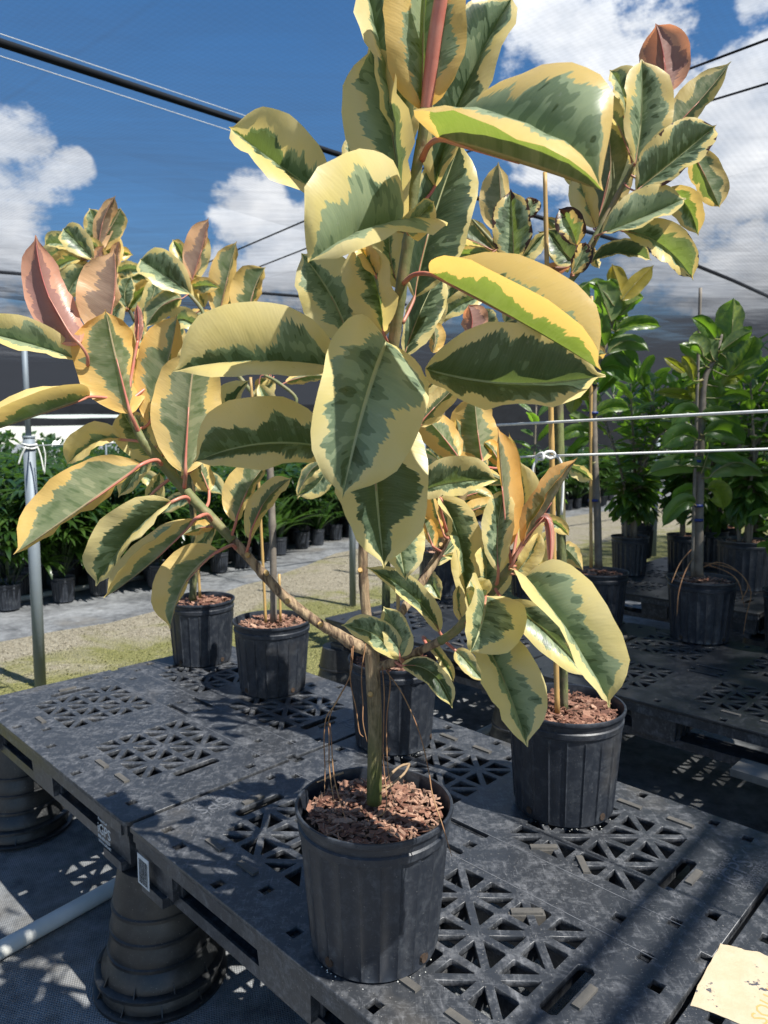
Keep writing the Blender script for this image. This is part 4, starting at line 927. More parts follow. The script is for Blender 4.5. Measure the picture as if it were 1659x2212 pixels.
# aerial roots
def roots(parent, lst, r=.0011, mat='root'):
    for pts in lst: tube('aerial_root', [at(*p) for p in pts], [r]*(len(pts)-1)+[r*.5], mat, parent, 6, 6, .12)
roots(p1, [[(763, 1395, 1.25), (760, 1440, 1.24), (752, 1470, 1.235), (725, 1520, 1.23), (705, 1550, 1.23), (700, 1600, 1.225), (702, 1660, 1.22), (701, 1715, 1.19)],
           [(752, 1470, 1.237), (713, 1545, 1.232), (711, 1600, 1.22), (712, 1665, 1.2), (723, 1740, 1.17)],
           [(712, 1560, 1.225), (716, 1600, 1.2), (722, 1680, 1.18), (746, 1770, 1.14)],
           [(790, 1390, 1.245), (781, 1455, 1.235), (784, 1520, 1.23), (784, 1560, 1.22), (793, 1603, 1.22)],
           [(760, 1400, 1.245), (757, 1470, 1.24), (769, 1530, 1.235), (776, 1580, 1.23), (785, 1592, 1.225)],
           [(826, 1440, 1.25), (830, 1500, 1.24), (829, 1560, 1.24), (828, 1640, 1.24), (835, 1720, 1.2), (830, 1755, 1.16), (808, 1765, 1.15)],
           [(838, 1445, 1.245), (843, 1480, 1.24), (835, 1560, 1.23), (838, 1660, 1.21), (851, 1735, 1.18)],
           [(835, 1450, 1.24), (870, 1500, 1.22), (905, 1580, 1.19), (925, 1660, 1.17), (935, 1720, 1.13), (955, 1780, 1.10), (976, 1850, 1.08)]])
roots(p1, [[(885, 1650, 1.32), (865, 1655, 1.30), (845, 1672, 1.28), (826, 1702, 1.262)], [(884, 1652, 1.31), (872, 1672, 1.28), (845, 1695, 1.265), (822, 1712, 1.25)], [(742, 1669, 1.32), (712, 1678, 1.31), (685, 1690, 1.3)]], .0024, 'straw')

# ------------------------------------------------------------------ variegated plant in the right pot
p2 = pot_at(1215, 1790, .148, .121, .272, 'ribs', 'rubber plant in the ribbed black pot beside a bamboo stake, pink leaf at its tip', group='variegated rubber plants in black pots', chips=230, rz=.1)
Y2 = p2.location.y
def st2(px, rp, mat, **k): return stem(p2, 'p2', px, rp, mat, **k)
st2([(1219, 1545, Y2), (1216, 1350, Y2), (1212, 1137, Y2), (1207, 900, Y2), (1204, 760, Y2), (1206, 680, Y2), (1203, 606, Y2)], [9, 9.5, 10, 10.5, 10, 9.5, 11], 'green_trunk', name='trunk', knots=10)
tube('bamboo_stake', [at(1204, 1548, Y2-.03), at(1196, 1200, Y2-.03), at(1190, 880, Y2-.03), at(1182, 600, Y2-.03), at(1177, 372, Y2-.03)], [.0068, .0068, .0064, .0056, .005], 'bamboo', p2, 10, 8, .0, 7)
st2([(1209, 660, Y2), (1216, 628, Y2), (1245, 590, Y2), (1279, 527, Y2), (1304, 480, Y2), (1335, 420, Y2), (1362, 370, Y2), (1395, 300, Y2), (1425, 215, Y2)], [8, 7, 6.5, 7.5, 7, 5.5, 5, 4.5, 3], 'young_bark')
st2([(1205, 690, Y2+.02), (1150, 625, Y2+.02), (1108, 575, Y2+.02), (1065, 525, Y2+.02), (1020, 474, Y2+.02)], [6, 5, 5, 4.5, 2], 'young_bark')
def K(b, m, t, aL, aR, **k):
    k.setdefault('stem', 'p2'); k.setdefault('pr', .0022); return hero_leaf(p2, b, m, t, aL, aR, **k)
K((1438, 200), (1434, 125), (1416, 50), 48, 50, face='U', pink=.9, cover=.85, W=52, Yb=Y2, cup=.2)
K((1372, 355), (1385, 245), (1386, 127), 32, 62, cover=.7, warm=.3, W=60, Yb=Y2-.04, face='T')
K((1350, 255), (1345, 200), (1317, 151), 14, 42, cover=.75, W=42, Yb=Y2+.02)
K((1446, 285), (1510, 220), (1580, 133), 44, 20, cover=.75, face='U', W=48, Yb=Y2)
K((1366, 352), (1335, 270), (1294, 226), 14, 42, cover=.4, face='U', W=42, Yb=Y2+.03)
K((1374, 412), (1450, 352), (1548, 270), 62, 30, tone=-0.1, cover=.95, warm=.2, W=66, Yb=Y2-.08, brown=.55)
K((1490, 318), (1525, 385), (1555, 450), 36, 26, cover=.75, warm=.4, face='U', W=40, Yb=Y2-.02, brown=.1)
K((1300, 505), (1390, 470), (1482, 428), 55, 14, cover=.95, W=56, Yb=Y2-.1, brown=.45, attach=(1286, 520, Y2))
K((1436, 418), (1480, 440), (1508, 510), 28, 30, cover=.7, warm=.5, W=36, Yb=Y2-.02)
K((1345, 500), (1430, 530), (1498, 606), 46, 22, cover=.75, warm=.3, W=52, Yb=Y2-.08, brown=.5)
K((1278, 566), (1340, 545), (1407, 563), 26, 6, tone=-0.22, cover=1.05, W=34, Yb=Y2, warm=0)
K((1283, 490), (1318, 370), (1305, 258), 42, 46, cover=.78, face='U', W=52, Yb=Y2+.04, brown=.25, pink=.12)
K((1287, 492), (1265, 430), (1250, 375), 30, 22, cover=.1, W=34, Yb=Y2+.03)
K((1245, 530), (1232, 490), (1207, 450), 26, 30, cover=.75, W=34, Yb=Y2-.06, brown=.95, warm=.6)
K((1234, 592), (1252, 560), (1265, 522), 16, 24, cover=.6, W=26, Yb=Y2-.07, brown=.9, warm=.9)
K((1242, 566), (1215, 540), (1180, 494), 26, 38, tone=-0.22, cover=.95, W=40, Yb=Y2+.02, warm=0)
K((1112, 584), (1135, 550), (1181, 500), 12, 22, cover=.62, W=30, Yb=Y2+.02, warm=0)
K((1110, 562), (1108, 500), (1103, 408), 42, 38, cover=.85, W=46, Yb=Y2-.03, brown=.75, warm=.4)
K((1125, 470), (1145, 450), (1158, 428), 18, 18, cover=.85, W=22, Yb=Y2+.03, brown=.9)
K((1080, 502), (1082, 430), (1076, 350), 44, 22, cover=.8, face='U', W=46, Yb=Y2+.02, pink=.15)
K((1064, 540), (1010, 515), (955, 500), 14, 38, cover=.7, face='U', W=40, Yb=Y2+.02, brown=.4)
K((1064, 545), (1015, 548), (955, 545), 16, 14, cover=.8, W=22, Yb=Y2+.01, warm=.6)
K((1050, 640), (1000, 655), (951, 692), 18, 26, cover=.75, W=30, Yb=Y2-.02, brown=.4)
K((1015, 722), (1020, 690), (1011, 658), 22, 34, face='U', pink=.85, cover=.8, W=36, Yb=Y2-.08)
K((1055, 735), (1045, 700), (1035, 665), 34, 30, cover=.9, W=34, Yb=Y2+.02, warm=0)
K((1232, 574), (1190, 588), (1132, 600), 10, 18, face='U', pink=.9, W=20, Yb=Y2+.03)
K((1205, 690), (1150, 700), (1100, 760), 24, 26, cover=.7, W=30, Yb=Y2+.06)
K((1130, 620), (1110, 660), (1090, 700), 20, 20, cover=.6, W=26, Yb=Y2+.06)
K((1000, 600), (975, 640), (960, 700), 24, 20, cover=.5, W=30, Yb=Y2+.04)
K((1110, 590), (1060, 620), (1010, 618), 20, 20, cover=.4, face='U', W=26, Yb=Y2+.05)

# ------------------------------------------------------------------ the three pots behind on the front bench
p3 = pot_at(850, 1635, .142, .116, .268, 'flutes', 'variegated rubber plant in the fluted black pot directly behind the front plant', group='variegated rubber plants in black pots', chips=130, rz=.9)
Y3 = p3.location.y
stem(p3, 'p3', [(833, 1415, Y3), (834, 1290, Y3), (836, 1180, Y3), (845, 1050, Y3), (860, 930, Y3)], [9, 9, 8.5, 8, 6], 'green_trunk', 'trunk', 9)
tube('bamboo_stake', [at(862, 1412, Y3-.05), at(859, 1250, Y3-.05), at(856, 1050, Y3-.05)], .0055, 'bamboo', p3, 10, 8, 0, 7)
for a in (((845, 1060), (790, 1030), (740, 1070), 20, 26, .6), ((850, 1010), (910, 1000), (960, 1045), 24, 24, .6), ((838, 1120), (800, 1100), (770, 1050), 20, 20, .7), ((858, 930), (850, 870), (880, 800), 26, 26, .7), ((858, 940), (900, 900), (960, 900), 22, 22, .5),
          ((700, 1003), (690, 1040), (640, 1070), 26, 20, .75)):
    hero_leaf(p3, *a[:3], a[3], a[4], cover=a[5], Yb=Y3, stem='p3' if a[0][0] > 720 else None)
p4 = pot_at(590, 1510, .147, .118, .268, 'ribs', 'rubber plant in the shaded black pot with two thin stakes, left of the front trunk', group='variegated rubber plants in black pots', chips=120, rz=.3)
Y4 = p4.location.y
stem(p4, 'p4', [(591, 1345, Y4), (590, 1200, Y4), (586, 1080, Y4), (583, 1010, Y4), (575, 930, Y4), (560, 860, Y4)], [7.5, 7.5, 8, 7.5, 6, 5], 'grey_stake', 'trunk', 9)
stem(p4, 'p4', [(583, 980, Y4), (620, 900, Y4), (640, 862, Y4), (600, 826, Y4), (570, 810, Y4)], [4, 3.5, 3.5, 3.5, 3], 'young_bark')
stem(p4, 'p4', [(562, 870, Y4), (500, 790, Y4), (450, 700, Y4), (430, 660, Y4), (392, 620, Y4), (360, 590, Y4)], [5, 4.5, 4.5, 4, 3.5, 2], 'young_bark')
stem(p4, 'p4', [(450, 700, Y4), (470, 680, Y4), (530, 690, Y4)], [4, 3.5, 2], 'young_bark')
tube('bamboo_stake', [at(574, 1345, Y4-.06), at(566, 1180, Y4-.06), at(556, 1000, Y4-.06), at(541, 815, Y4-.06)], .0052, 'bamboo', p4, 8, 8, 0, 7)
tube('bamboo_stake', [at(606, 1342, Y4-.03), at(603, 1240, Y4-.03)], .005, 'bamboo', p4, 8, 4)
def Q(b, m, t, aL, aR, par=None, st='p4', **k):
    k.setdefault('pr', .002); k.setdefault('cover', .65); return hero_leaf(par or p4, b, m, t, aL, aR, stem=st, **k)
Q((412, 636), (350, 592), (302, 560), 26, 46, W=48, Yb=Y4, cover=.85, warm=.1)
Q((415, 604), (436, 540), (451, 470), 36, 6, W=36, Yb=Y4, face='U', pink=.65, cover=.6)
Q((442, 664), (430, 630), (420, 590), 18, 18, W=24, Yb=Y4+.05, cover=.1)
Q((472, 686), (492, 600), (511, 521), 38, 14, W=40, Yb=Y4, face='U', cover=.6, warm=.5)
Q((535, 694), (548, 630), (573, 577), 48, 14, W=48, Yb=Y4, face='U', cover=.75, warm=.4)
Q((392, 645), (350, 660), (314, 708), 24, 24, W=34, Yb=Y4-.05, cover=.85, face='U')
Q((375, 700), (400, 690), (445, 720), 24, 20, W=30, Yb=Y4, cover=.6)
Q((560, 830), (585, 880), (600, 905), 22, 20, W=28, Yb=Y4, cover=.6)
Q((590, 820), (570, 850), (540, 880), 18, 18, W=24, Yb=Y4+.1, cover=.5)
Q((700, 1000), (668, 1020), (642, 1078), 30, 14, W=32, Yb=Y4-.1, cover=.95, face='U', attach=(640, 870, Y4))
Q((350, 1090), (330, 1040), (300, 1030), 16, 16, W=20, Yb=Y4, cover=.6, st=None)
p5 = pot_at(438, 1443, .142, .117, .268, 'ribs', 'leafy rubber plant in the farthest left black pot on the front bench', group='variegated rubber plants in black pots', chips=90, rz=.5)
Y5 = p5.location.y
stem(p5, 'p5', [(416, 1296, Y5), (420, 1200, Y5), (418, 1120, Y5), (400, 1000, Y5), (370, 880, Y5), (330, 780, Y5), (290, 690, Y5), (262, 640, Y5), (230, 590, Y5)], [8, 7.5, 7, 6, 5, 4.5, 4, 4, 2], 'green_trunk', 'trunk', 9)
tube('bamboo_stake', [at(432, 1290, Y5-.05), at(424, 1150, Y5-.05), at(410, 900, Y5-.05)], .006, 'bamboo', p5, 8, 8, 0, 7)
stem(p5, 'p5', [(262, 640, Y5), (225, 590, Y5), (200, 562, Y5), (180, 555, Y5)], [3.5, 3, 3, 2], 'young_bark')
for b, m, t, l, r, k in (((201, 561), (165, 520), (136, 494), 26, 28, dict(cover=.8, W=32)), ((214, 543), (222, 480), (250, 423), 16, 22, dict(face='U', pink=.5, W=26)), ((188, 561), (140, 530), (96, 530), 6, 26, dict(cover=1.0, warm=0, W=30)),
                         ((188, 562), (150, 556), (120, 569), 6, 6, dict(cover=.2, warm=1, face='U', pink=.5, W=12)), ((145, 645), (160, 610), (190, 575), 30, 22, dict(cover=.8, W=34, warm=0)), ((250, 607), (250, 560), (259, 519), 14, 8, dict(face='U', pink=.6, W=18)),
                         ((254, 590), (280, 580), (308, 588), 15, 18, dict(cover=.8, warm=.1, W=22)), ((272, 672), (300, 635), (336, 606), 18, 26, dict(cover=.6, warm=.7, W=30)), ((275, 668), (270, 630), (285, 597), 16, 18, dict(cover=1.1, W=22)),
                         ((300, 700), (330, 640), (335, 600), 20, 20, dict(cover=.6)), ((330, 760), (350, 720), (385, 700), 22, 22, dict(cover=.7)), ((245, 640), (200, 650), (160, 690), 22, 22, dict(cover=.6)),
                         ((260, 650), (240, 690), (200, 720), 20, 24, dict(cover=.6)), ((340, 800), (380, 780), (420, 800), 20, 20, dict(cover=.6)), ((405, 1000), (360, 980), (320, 1010), 20, 20, dict(cover=.7)),
                         ((415, 1060), (450, 1040), (480, 1070), 22, 22, dict(cover=.8)), ((416, 1080), (385, 1080), (350, 1110), 16, 16, dict(cover=.8)), ((300, 700), (280, 740), (250, 780), 20, 20, dict(cover=.5)), ((350, 820), (300, 840), (260, 850), 20, 20, dict(cover=.6)),
                         ((380, 900), (340, 900), (300, 930), 18, 20, dict(cover=.6)), ((230, 590), (215, 560), (225, 530), 14, 14, dict(pink=.7, face='U')), ((320, 750), (300, 720), (318, 690), 16, 16, dict(cover=.5, warm=.5))):
    Q(b, m, t, l, r, par=p5, st='p5', Yb=Y5+random.uniform(-.1, .1), **k)

def extra(fn, n, key, lo, hi, size, seed, dy=(.03, .12), up=.35, **kw):
    """more leaves along a stem, mostly on its far side"""
    rs = random.Random(seed); segs = STEMS[key]
    for k in range(n):
        pts = segs[rs.randrange(len(segs))]; t = lo+(hi-lo)*rs.random(); i = min(int(t*(len(pts)-1)), len(pts)-2); a, b = pts[i], pts[i+1]; f = t*(len(pts)-1)-i
        x, y = a[0]+(b[0]-a[0])*f, a[1]+(b[1]-a[1])*f; Y = a[2]+(b[2]-a[2])*f+rs.uniform(*dy); an = rs.uniform(0, 6.283); L_ = size*rs.uniform(.7, 1.2)
        dx, dyy = math.cos(an), math.sin(an)*.8-up; q = 14; x0, y0 = x+dx*q, y+dyy*q; w = L_*.26
        c = dict(face=rs.choice('TU'), warm=rs.uniform(0, .7), cover=rs.uniform(.5, .85), W=w, Yb=Y, Yt=Y+rs.uniform(-.06, .08), stem=key, ripple=.09); c.update(kw)
        fn((x0, y0), (x0+dx*L_*.5-dyy*L_*.08, y0+dyy*L_*.5-L_*.05), (x0+dx*L_, y0+dyy*L_+L_*.06), w*rs.uniform(.3, 1), w*rs.uniform(.5, 1), **c)
extra(lambda *a, **k: hero_leaf(p5, *a, pr=.002, **k), 20, 'p5', .55, .98, 88, 401)
extra(lambda *a, **k: hero_leaf(p4, *a, pr=.002, **k), 14, 'p4', .45, 1., 92, 402)
extra(lambda *a, **k: hero_leaf(p2, *a, pr=.002, **k), 20, 'p2', .2, .9, 100, 403, dy=(.05, .2))
extra(lambda *a, **k: hero_leaf(p1, *a, pr=.002, **k), 9, 'p1b', .5, 1., 95, 404, dy=(.03, .15))

# ------------------------------------------------------------------ plants on the second bench
GL = [canon_leaf('leaf', 1.0, .21, .25, .35, 'gleaf', 1), canon_leaf('leaf', 1.0, .24, .45, .6, 'gleaf', 2, 1), canon_leaf('leaf', 1.0, .19, .15, .15, 'gleaf', 3)]
VL = [canon_leaf('leaf', 1.0, .21, .3, .35, 'leaf', 4), canon_leaf('leaf', 1.0, .23, .5, .5, 'leaf', 5, 1)]
def leaf_at(parent, pos, az, el, roll, size, meshes, color):
    o = bpy.data.objects.new('leaf', random.choice(meshes)); link(o, parent); o.location = pos
    o.rotation_euler = (Matrix.Rotation(az, 4, 'Z') @ Matrix.Rotation(el, 4, 'X') @ Matrix.Rotation(roll, 4, 'Y')).to_euler(); o.scale = (size, size, size); o.color = color; return o
def fill_leaves(parent, pts, n, size, meshes, el=(-.3, .9), pk=0., seed=0, warm=.5, off=.02, cover=.6):
    """leaves spiral up a stem given as local points"""
    rs = random.Random(seed); m = len(pts)-1
    for k in range(n):
        t = (k+rs.random()*.5)/n*m; i = min(int(t), m-1); p = pts[i].lerp(pts[i+1], t-i); az = k*2.4+rs.uniform(-.4, .4); e = el[0]+(el[1]-el[0])*(t/m)+rs.uniform(-.25, .25)
        d = Vector((-math.sin(az)*math.cos(e), math.cos(az)*math.cos(e), math.sin(e)))
        o = leaf_at(parent, p+d*off, az, e, rs.uniform(-.5, .5), size*rs.uniform(.7, 1.15), meshes, (pk*rs.random()**2, cover*rs.uniform(.7, 1.3), warm*rs.random(), 1))
        v, f = PET
        q = obj('petiole', PETM, o)
PET = tube_geo([Vector((0, -.22, -.02)), Vector((0, -.1, 0)), Vector((0, .02, -.005)), Vector((0, .3, -.02))], [.012, .011, .010, .003], 6, 2); PETM = mesh('petiole', PET[0], PET[1], MAT['petiole_green'], True)
p6 = pot_at(1290, 1357, .150, .122, .27, 'flutes', 'green rubber plant on a slim staked stem, at the left on the second bench', group='green rubber plants on the second bench', chips=90)
Y6 = p6.location.y
S6 = [(1293, 1226, Y6), (1290, 1100, Y6), (1284, 980, Y6), (1282, 860, Y6), (1290, 790, Y6), (1312, 730, Y6), (1325, 690, Y6), (1342, 650, Y6)]
stem(p6, 'p6', S6, [8, 8, 7.5, 7, 6, 5, 4, 3], 'grey_stake', 'trunk', 7, .03)
tube('bamboo_stake', [at(1277, 1226, Y6-.03), at(1276, 1000, Y6-.03), at(1277, 800, Y6-.03), at(1278, 640, Y6-.03)], .0085, 'bamboo', p6, 8, 8, 0, 7)
def ties(par, x, ys, Y, r):
    for y in ys:
        c = at(x, y, Y); v, f = tube_geo(rel(par, [c-Vector((0, 0, .006)), c+Vector((0, 0, .006))]), r, 14, 1); obj('tie', mesh('tie', v, f, MAT['tie'], True), par)
ties(p6, 1281, (830, 892, 1081), Y6-.015, .026)
def GQ(par, st, b, m, t, aL, aR, **k):
    k.setdefault('pr', .003); return hero_leaf(par, b, m, t, aL, aR, stem=st, mat='gleaf', pet='petiole_green', **k)
for b, m, t, l, r, k in (((1321, 694), (1305, 650), (1287, 605), 16, 36, dict(face='U', warm=.5)), ((1229, 662), (1248, 630), (1276, 609), 10, 28, dict(face='U', warm=.8)), ((1306, 747), (1290, 710), (1270, 676), 20, 26, {}),
                         ((1331, 716), (1375, 700), (1428, 706), 18, 12, dict(warm=.9)), ((1342, 680), (1365, 655), (1392, 642), 22, 10, dict(face='U', warm=.6)), ((1314, 763), (1355, 735), (1403, 759), 14, 20, dict(face='U')),
                         ((1326, 638), (1322, 620), (1318, 600), 12, 14, dict(warm=1)), ((1345, 645), (1335, 610), (1322, 570), 20, 20, dict(pink=.8, face='U')), ((1343, 648), (1375, 610), (1412, 573), 16, 20, dict(pink=.7, face='U')),
                         ((1295, 800), (1335, 790), (1370, 830), 24, 20, {}), ((1290, 830), (1250, 800), (1225, 830), 20, 20, dict(warm=.8)), ((1285, 870), (1250, 850), (1235, 900), 18, 22, dict(face='U', warm=.8, pink=.3)), ((1284, 900), (1320, 880), (1360, 885), 18, 10, dict(warm=.8)),
                         ((1282, 940), (1240, 930), (1210, 955), 14, 14, dict(warm=.7)), ((1300, 760), (1260, 740), (1240, 760), 18, 18, {}), ((1318, 720), (1345, 760), (1380, 790), 20, 20, {}), ((1283, 1000), (1250, 1010), (1232, 1040), 12, 12, {})):
    GQ(p6, 'p6', b, m, t, l, r, Yb=Y6+random.uniform(-.08, .08), **k)
p7 = pot_at(1510, 1393, .158, .128, .29, 'flutes', 'green rubber plant with thin roots spilling over its pot rim, on the second bench', group='green rubber plants on the second bench', chips=90)
Y7 = p7.location.y
stem(p7, 'p7', [(1509, 1245, Y7), (1510, 1130, Y7), (1513, 1000, Y7), (1516, 900, Y7), (1522, 820, Y7), (1545, 770, Y7), (1560, 720, Y7)], [9.5, 9, 8.5, 8, 6, 5, 3], 'grey_stake', 'trunk', 6, .05)
tube('thin_stake', [at(1495, 1246, Y7-.02), at(1500, 1050, Y7-.02), at(1506, 850, Y7-.02), at(1513, 622, Y7-.02)], .0075, 'grey_stake', p7, 8, 8, .05)
ties(p7, 1506, (996, 1092, 1123), Y7-.01, .027)
for b, m, t, l, r, k in (((1579, 742), (1583, 690), (1585, 643), 34, 22, dict(face='U', warm=.9)), ((1551, 773), (1540, 735), (1520, 704), 22, 26, dict(warm=.5)), ((1572, 812), (1610, 770), (1631, 724), 36, 22, dict(warm=1)), ((1520, 770), (1510, 745), (1486, 744), 16, 22, dict(face='U', warm=.7)),
                         ((1480, 805), (1460, 790), (1433, 772), 8, 10, dict(pink=.35)), ((1497, 822), (1490, 790), (1471, 769), 12, 12, dict(pink=.35)), ((1551, 884), (1545, 850), (1528, 820), 18, 20, dict(warm=.9)), ((1550, 860), (1590, 850), (1622, 862), 10, 16, dict(warm=.9)),
                         ((1560, 835), (1585, 815), (1600, 822), 18, 16, dict(warm=1, pink=.2)), ((1500, 860), (1460, 850), (1415, 848), 10, 12, dict(pink=.25)), ((1533, 1031), (1590, 998), (1653, 1030), 12, 30, dict(face='U', warm=.3)), ((1536, 1013), (1470, 1005), (1398, 1024), 18, 24, dict(face='U')),
                         ((1529, 1057), (1552, 1062), (1562, 1102), 24, 22, dict(warm=1, pink=.15)), ((1505, 950), (1470, 940), (1430, 970), 24, 24, {}), ((1520, 940), (1565, 930), (1610, 960), 22, 24, {}), ((1515, 900), (1555, 900), (1600, 930), 22, 18, dict(warm=.6)),
                         ((1505, 900), (1480, 890), (1450, 920), 20, 20, {}), ((1545, 780), (1530, 740), (1548, 700), 20, 20, dict(face='U')), ((1500, 1090), (1470, 1090), (1430, 1140), 16, 20, {}), ((1510, 1060), (1480, 1060), (1450, 1080), 18, 14, {}), ((1515, 880), (1500, 840), (1478, 830), 14, 18, dict(pink=.3, warm=1)),
                         ((1520, 980), (1560, 985), (1610, 1010), 18, 18, {}), ((1570, 800), (1600, 800), (1650, 790), 14, 14, dict(face='U'))):
    GQ(p7, 'p7', b, m, t, l, r, Yb=Y7+random.uniform(-.08, .08), **k)
for nm, pp, n in (('p6', p6, 24), ('p7', p7, 30)):
    extra(lambda *a, **k: GQ(pp, k.pop('stem'), *a, **k), n, nm, .25, 1., 72, 405+n, dy=(-.05, .2), up=.15)
roots(p7, [[(1518, 1215, Y7), (1560, 1222, Y7-.1), (1600, 1240, Y7-.16), (1622, 1280, Y7-.18), (1612, 1330, Y7-.18), (1606, 1370, Y7-.18)], [(1520, 1218, Y7), (1570, 1235, Y7-.12), (1596, 1260, Y7-.18), (1608, 1310, Y7-.18)],
           [(1500, 1200, Y7), (1480, 1235, Y7-.14), (1466, 1280, Y7-.18), (1462, 1330, Y7-.18)], [(1500, 1180, Y7), (1470, 1215, Y7-.1), (1450, 1260, Y7-.17)], [(1520, 1225, Y7-.05), (1550, 1215, Y7-.1), (1585, 1228, Y7-.15), (1615, 1262, Y7-.18), (1600, 1300, Y7-.18)]], .0024)
p11 = pot_at(957, 1290, .150, .122, .27, 'flutes', 'shaded rubber plant pot at the far end of the second bench, behind the front plant', group='green rubber plants on the second bench', chips=40)
p12 = pot_at(1150, 1296, .150, .122, .27, 'flutes', 'rubber plant pot between the pink curled leaf and the green trunk', group='green rubber plants on the second bench', chips=60)
def bushy(par, h, n, size, meshes, seed, el=(-.4, 1.0), spread=.0, stems=1, warm=.4, cover=.7, pk=0., mat='grey_stake', lo=.3):
    rs = random.Random(seed)
    for s in range(stems):
        a = rs.uniform(0, 6.28); x0 = .03*math.cos(a)*(stems > 1); y0 = .03*math.sin(a)*(stems > 1)
        pts = [Vector((x0, y0, .22)), Vector((x0*1.6+rs.uniform(-.02, .02), y0*1.6+rs.uniform(-.02, .02), .22+h*.4)), Vector((x0*3+rs.uniform(-.05, .05)*spread*8, y0*3+rs.uniform(-.05, .05)*spread*8, .22+h))]
        v, f = tube_geo(pts, [.013, .011, .004], 8, 5, .04); obj('trunk', mesh('trunk', v, f, MAT[mat], True), par)
        fill_leaves(par, [pts[0].lerp(pts[1], lo), pts[1], pts[2]], n//stems, size, meshes, el, pk, seed*7+s, warm, .03, cover)
bushy(p11, 1.05, 26, .17, VL, 31, lo=1.0); bushy(p12, .95, 26, .17, GL, 32, lo=1.0, warm=.7)
pr_ = pot_at(1720, 1420, .150, .122, .27, 'flutes', 'leafy green rubber plant cut off by the right edge, on the second bench', group='green rubber plants on the second bench', chips=30); bushy(pr_, 1.0, 50, .19, GL, 33, warm=.5, lo=.7)
# third bench and beyond: dark bushy plants
third = [(1358, 1245, .13, 'in the dark pot left of the steel post'), (1478, 1240, .13, 'in the dark pot just behind the spilling roots'), (1604, 1278, .17, 'in the large dark pot at the right edge, third bench'), (1375, 1208, .13, 'in the smaller pot peeping over the left one'),
         (1700, 1250, .15, 'partly outside the right edge on the third bench'), (1560, 1215, .13, 'behind the large dark pot at the back right')]
for i, (x, y, r, lb) in enumerate(third):
    q = pot_at(x, y, r, r*.84, .27+(.04 if r > .15 else 0), 'flutes', 'dark green bushy ficus '+lb, group='dark bushy plants on the third bench', chips=30, name='potted_ficus')
    bushy(q, 1.10+.1*(i % 3), 240, .165, GL, 50+i, el=(-.7, .9), spread=1.0, stems=5, warm=.22, lo=.6)
for k in range(12):
    u = 2.0-.62*(k % 6); v = 5.55+1.0*(k//6)+.1*(k % 2); p = uvp(u, v, ZT)
    q = potted(p.x, p.y, ZT-.004 if v < 6.2 else .012, .13, .11, .27, 'flutes', 'dark green bushy ficus in the crowded rows behind the third bench', group='crowded ficus behind the third bench', chips=0, name='potted_ficus')
    bushy(q, 1.2 if v < 6.2 else 1.7, 150, .20, GL, 80+k, el=(-.6, .9), spread=1.0, stems=4, warm=.25, lo=.3)
tag(obj('plank', (lambda m: (m.box(-.45, .45, -.055, .055, -.012, .012), m.build('plank', MAT['plank']))[1])(MB()), None, uvp(.30, 2.40, .368), DEL+math.pi/2), 'weathered grey board lying under the second bench edge', 'board')

# ------------------------------------------------------------------ posts, ropes, pipes
def post(x, y, Yd, ztop, r, label, thin_top=None):
    p = at(x, y, Yd); o = empty('steel_post', (p.x, p.y, 0), label, 'post', 'steel posts of the shade house')
    v, f = tube_geo([Vector((0, 0, 0)), Vector((0, 0, ztop))], r, 20, 1); obj('lower_tube', mesh('lower_tube', v, f, MAT['steel'], True), o)
    v, f = tube_geo([Vector((0, 0, ztop-.05)), Vector((0, 0, ztop+(.62 if thin_top else .12)))], r*.5 if thin_top else r*.9, 14, 1); obj('upper_tube', mesh('upper_tube', v, f, MAT['steel'], True), o)
    m = MB(); v, f = tube_geo([Vector((0, 0, ztop-.01)), Vector((0, 0, ztop+.004))], r*1.06, 20, 1); obj('collar', mesh('collar', v, f, MAT['steel'], True), o); return o
g0 = onz(88, 1490, 0); post_l = post(829.5+F*g0.x/ (g0.y*math.cos(PITCH)+CAMZ*math.sin(PITCH)), 1490, g0.y, CAMZ+.03, .031, 'galvanised steel post at far left with white rope knotted to it', True)
for x, y, lb in ((762, 1314, 'galvanised post standing behind the middle trunk'), (370, 1232, 'galvanised post seen between the left branch leaves'), (1412, 1205, 'dark steel post between the bushy plants at right'), (912, 1262, 'steel post just right of the middle trunk'), (232, 1050, 'distant post above the palms at left'), (245, 1062, '') ):
    if not lb: continue
    p = onz(x, y, 0) if y > 1100 else onz(x, y, 0); post(x, y, p.y, CAMZ+.1, .028, lb)
def rope(pts, r, label, nm='rope'):
    v, f = tube_geo(pts, r, 8, 5); o = obj(nm, mesh(nm, v, f, MAT['rope'], True)); return tag(o, label, 'rope')
rp0 = at(66, 963, 3.96); rp1 = at(1659, 888, 1.40); d = rp1-rp0
rope([rp0, rp0.lerp(rp1, .5)-Vector((0, 0, .008)), rp1, rp1+d*.2], .0034, 'upper white rope stretched from the left post across to the right edge')
for k in range(2):
    c = Vector((post_l.location.x, post_l.location.y, rp0.z-.012+k*.018)); tube_pts = [c+Vector((math.cos(a)*.036, math.sin(a)*.036, .004*math.sin(a*2))) for a in np.linspace(0, 6.28, 14)]
    rope(tube_pts, .005, ('lower' if k == 0 else 'upper')+' turn of white rope knotted round the far left post')
rope([at(56, 965, 3.93), at(46, 985, 3.93), at(40, 1003, 3.93)], .005, 'loose rope tail hanging from the far left post')
rope([at(78, 958, 3.93), at(88, 985, 3.93), at(95, 1020, 3.93)], .004, 'second rope tail right of the far left post'); rope([at(92, 956, 3.93), at(98, 985, 3.93), at(96, 1025, 3.93)], .003, 'thin brown-white cord beside the rope tails')
ra, rb, rc = at(1180, 985, Y2-.045), at(1659, 970, Y2-.18), at(1010, 992, Y2+.35)
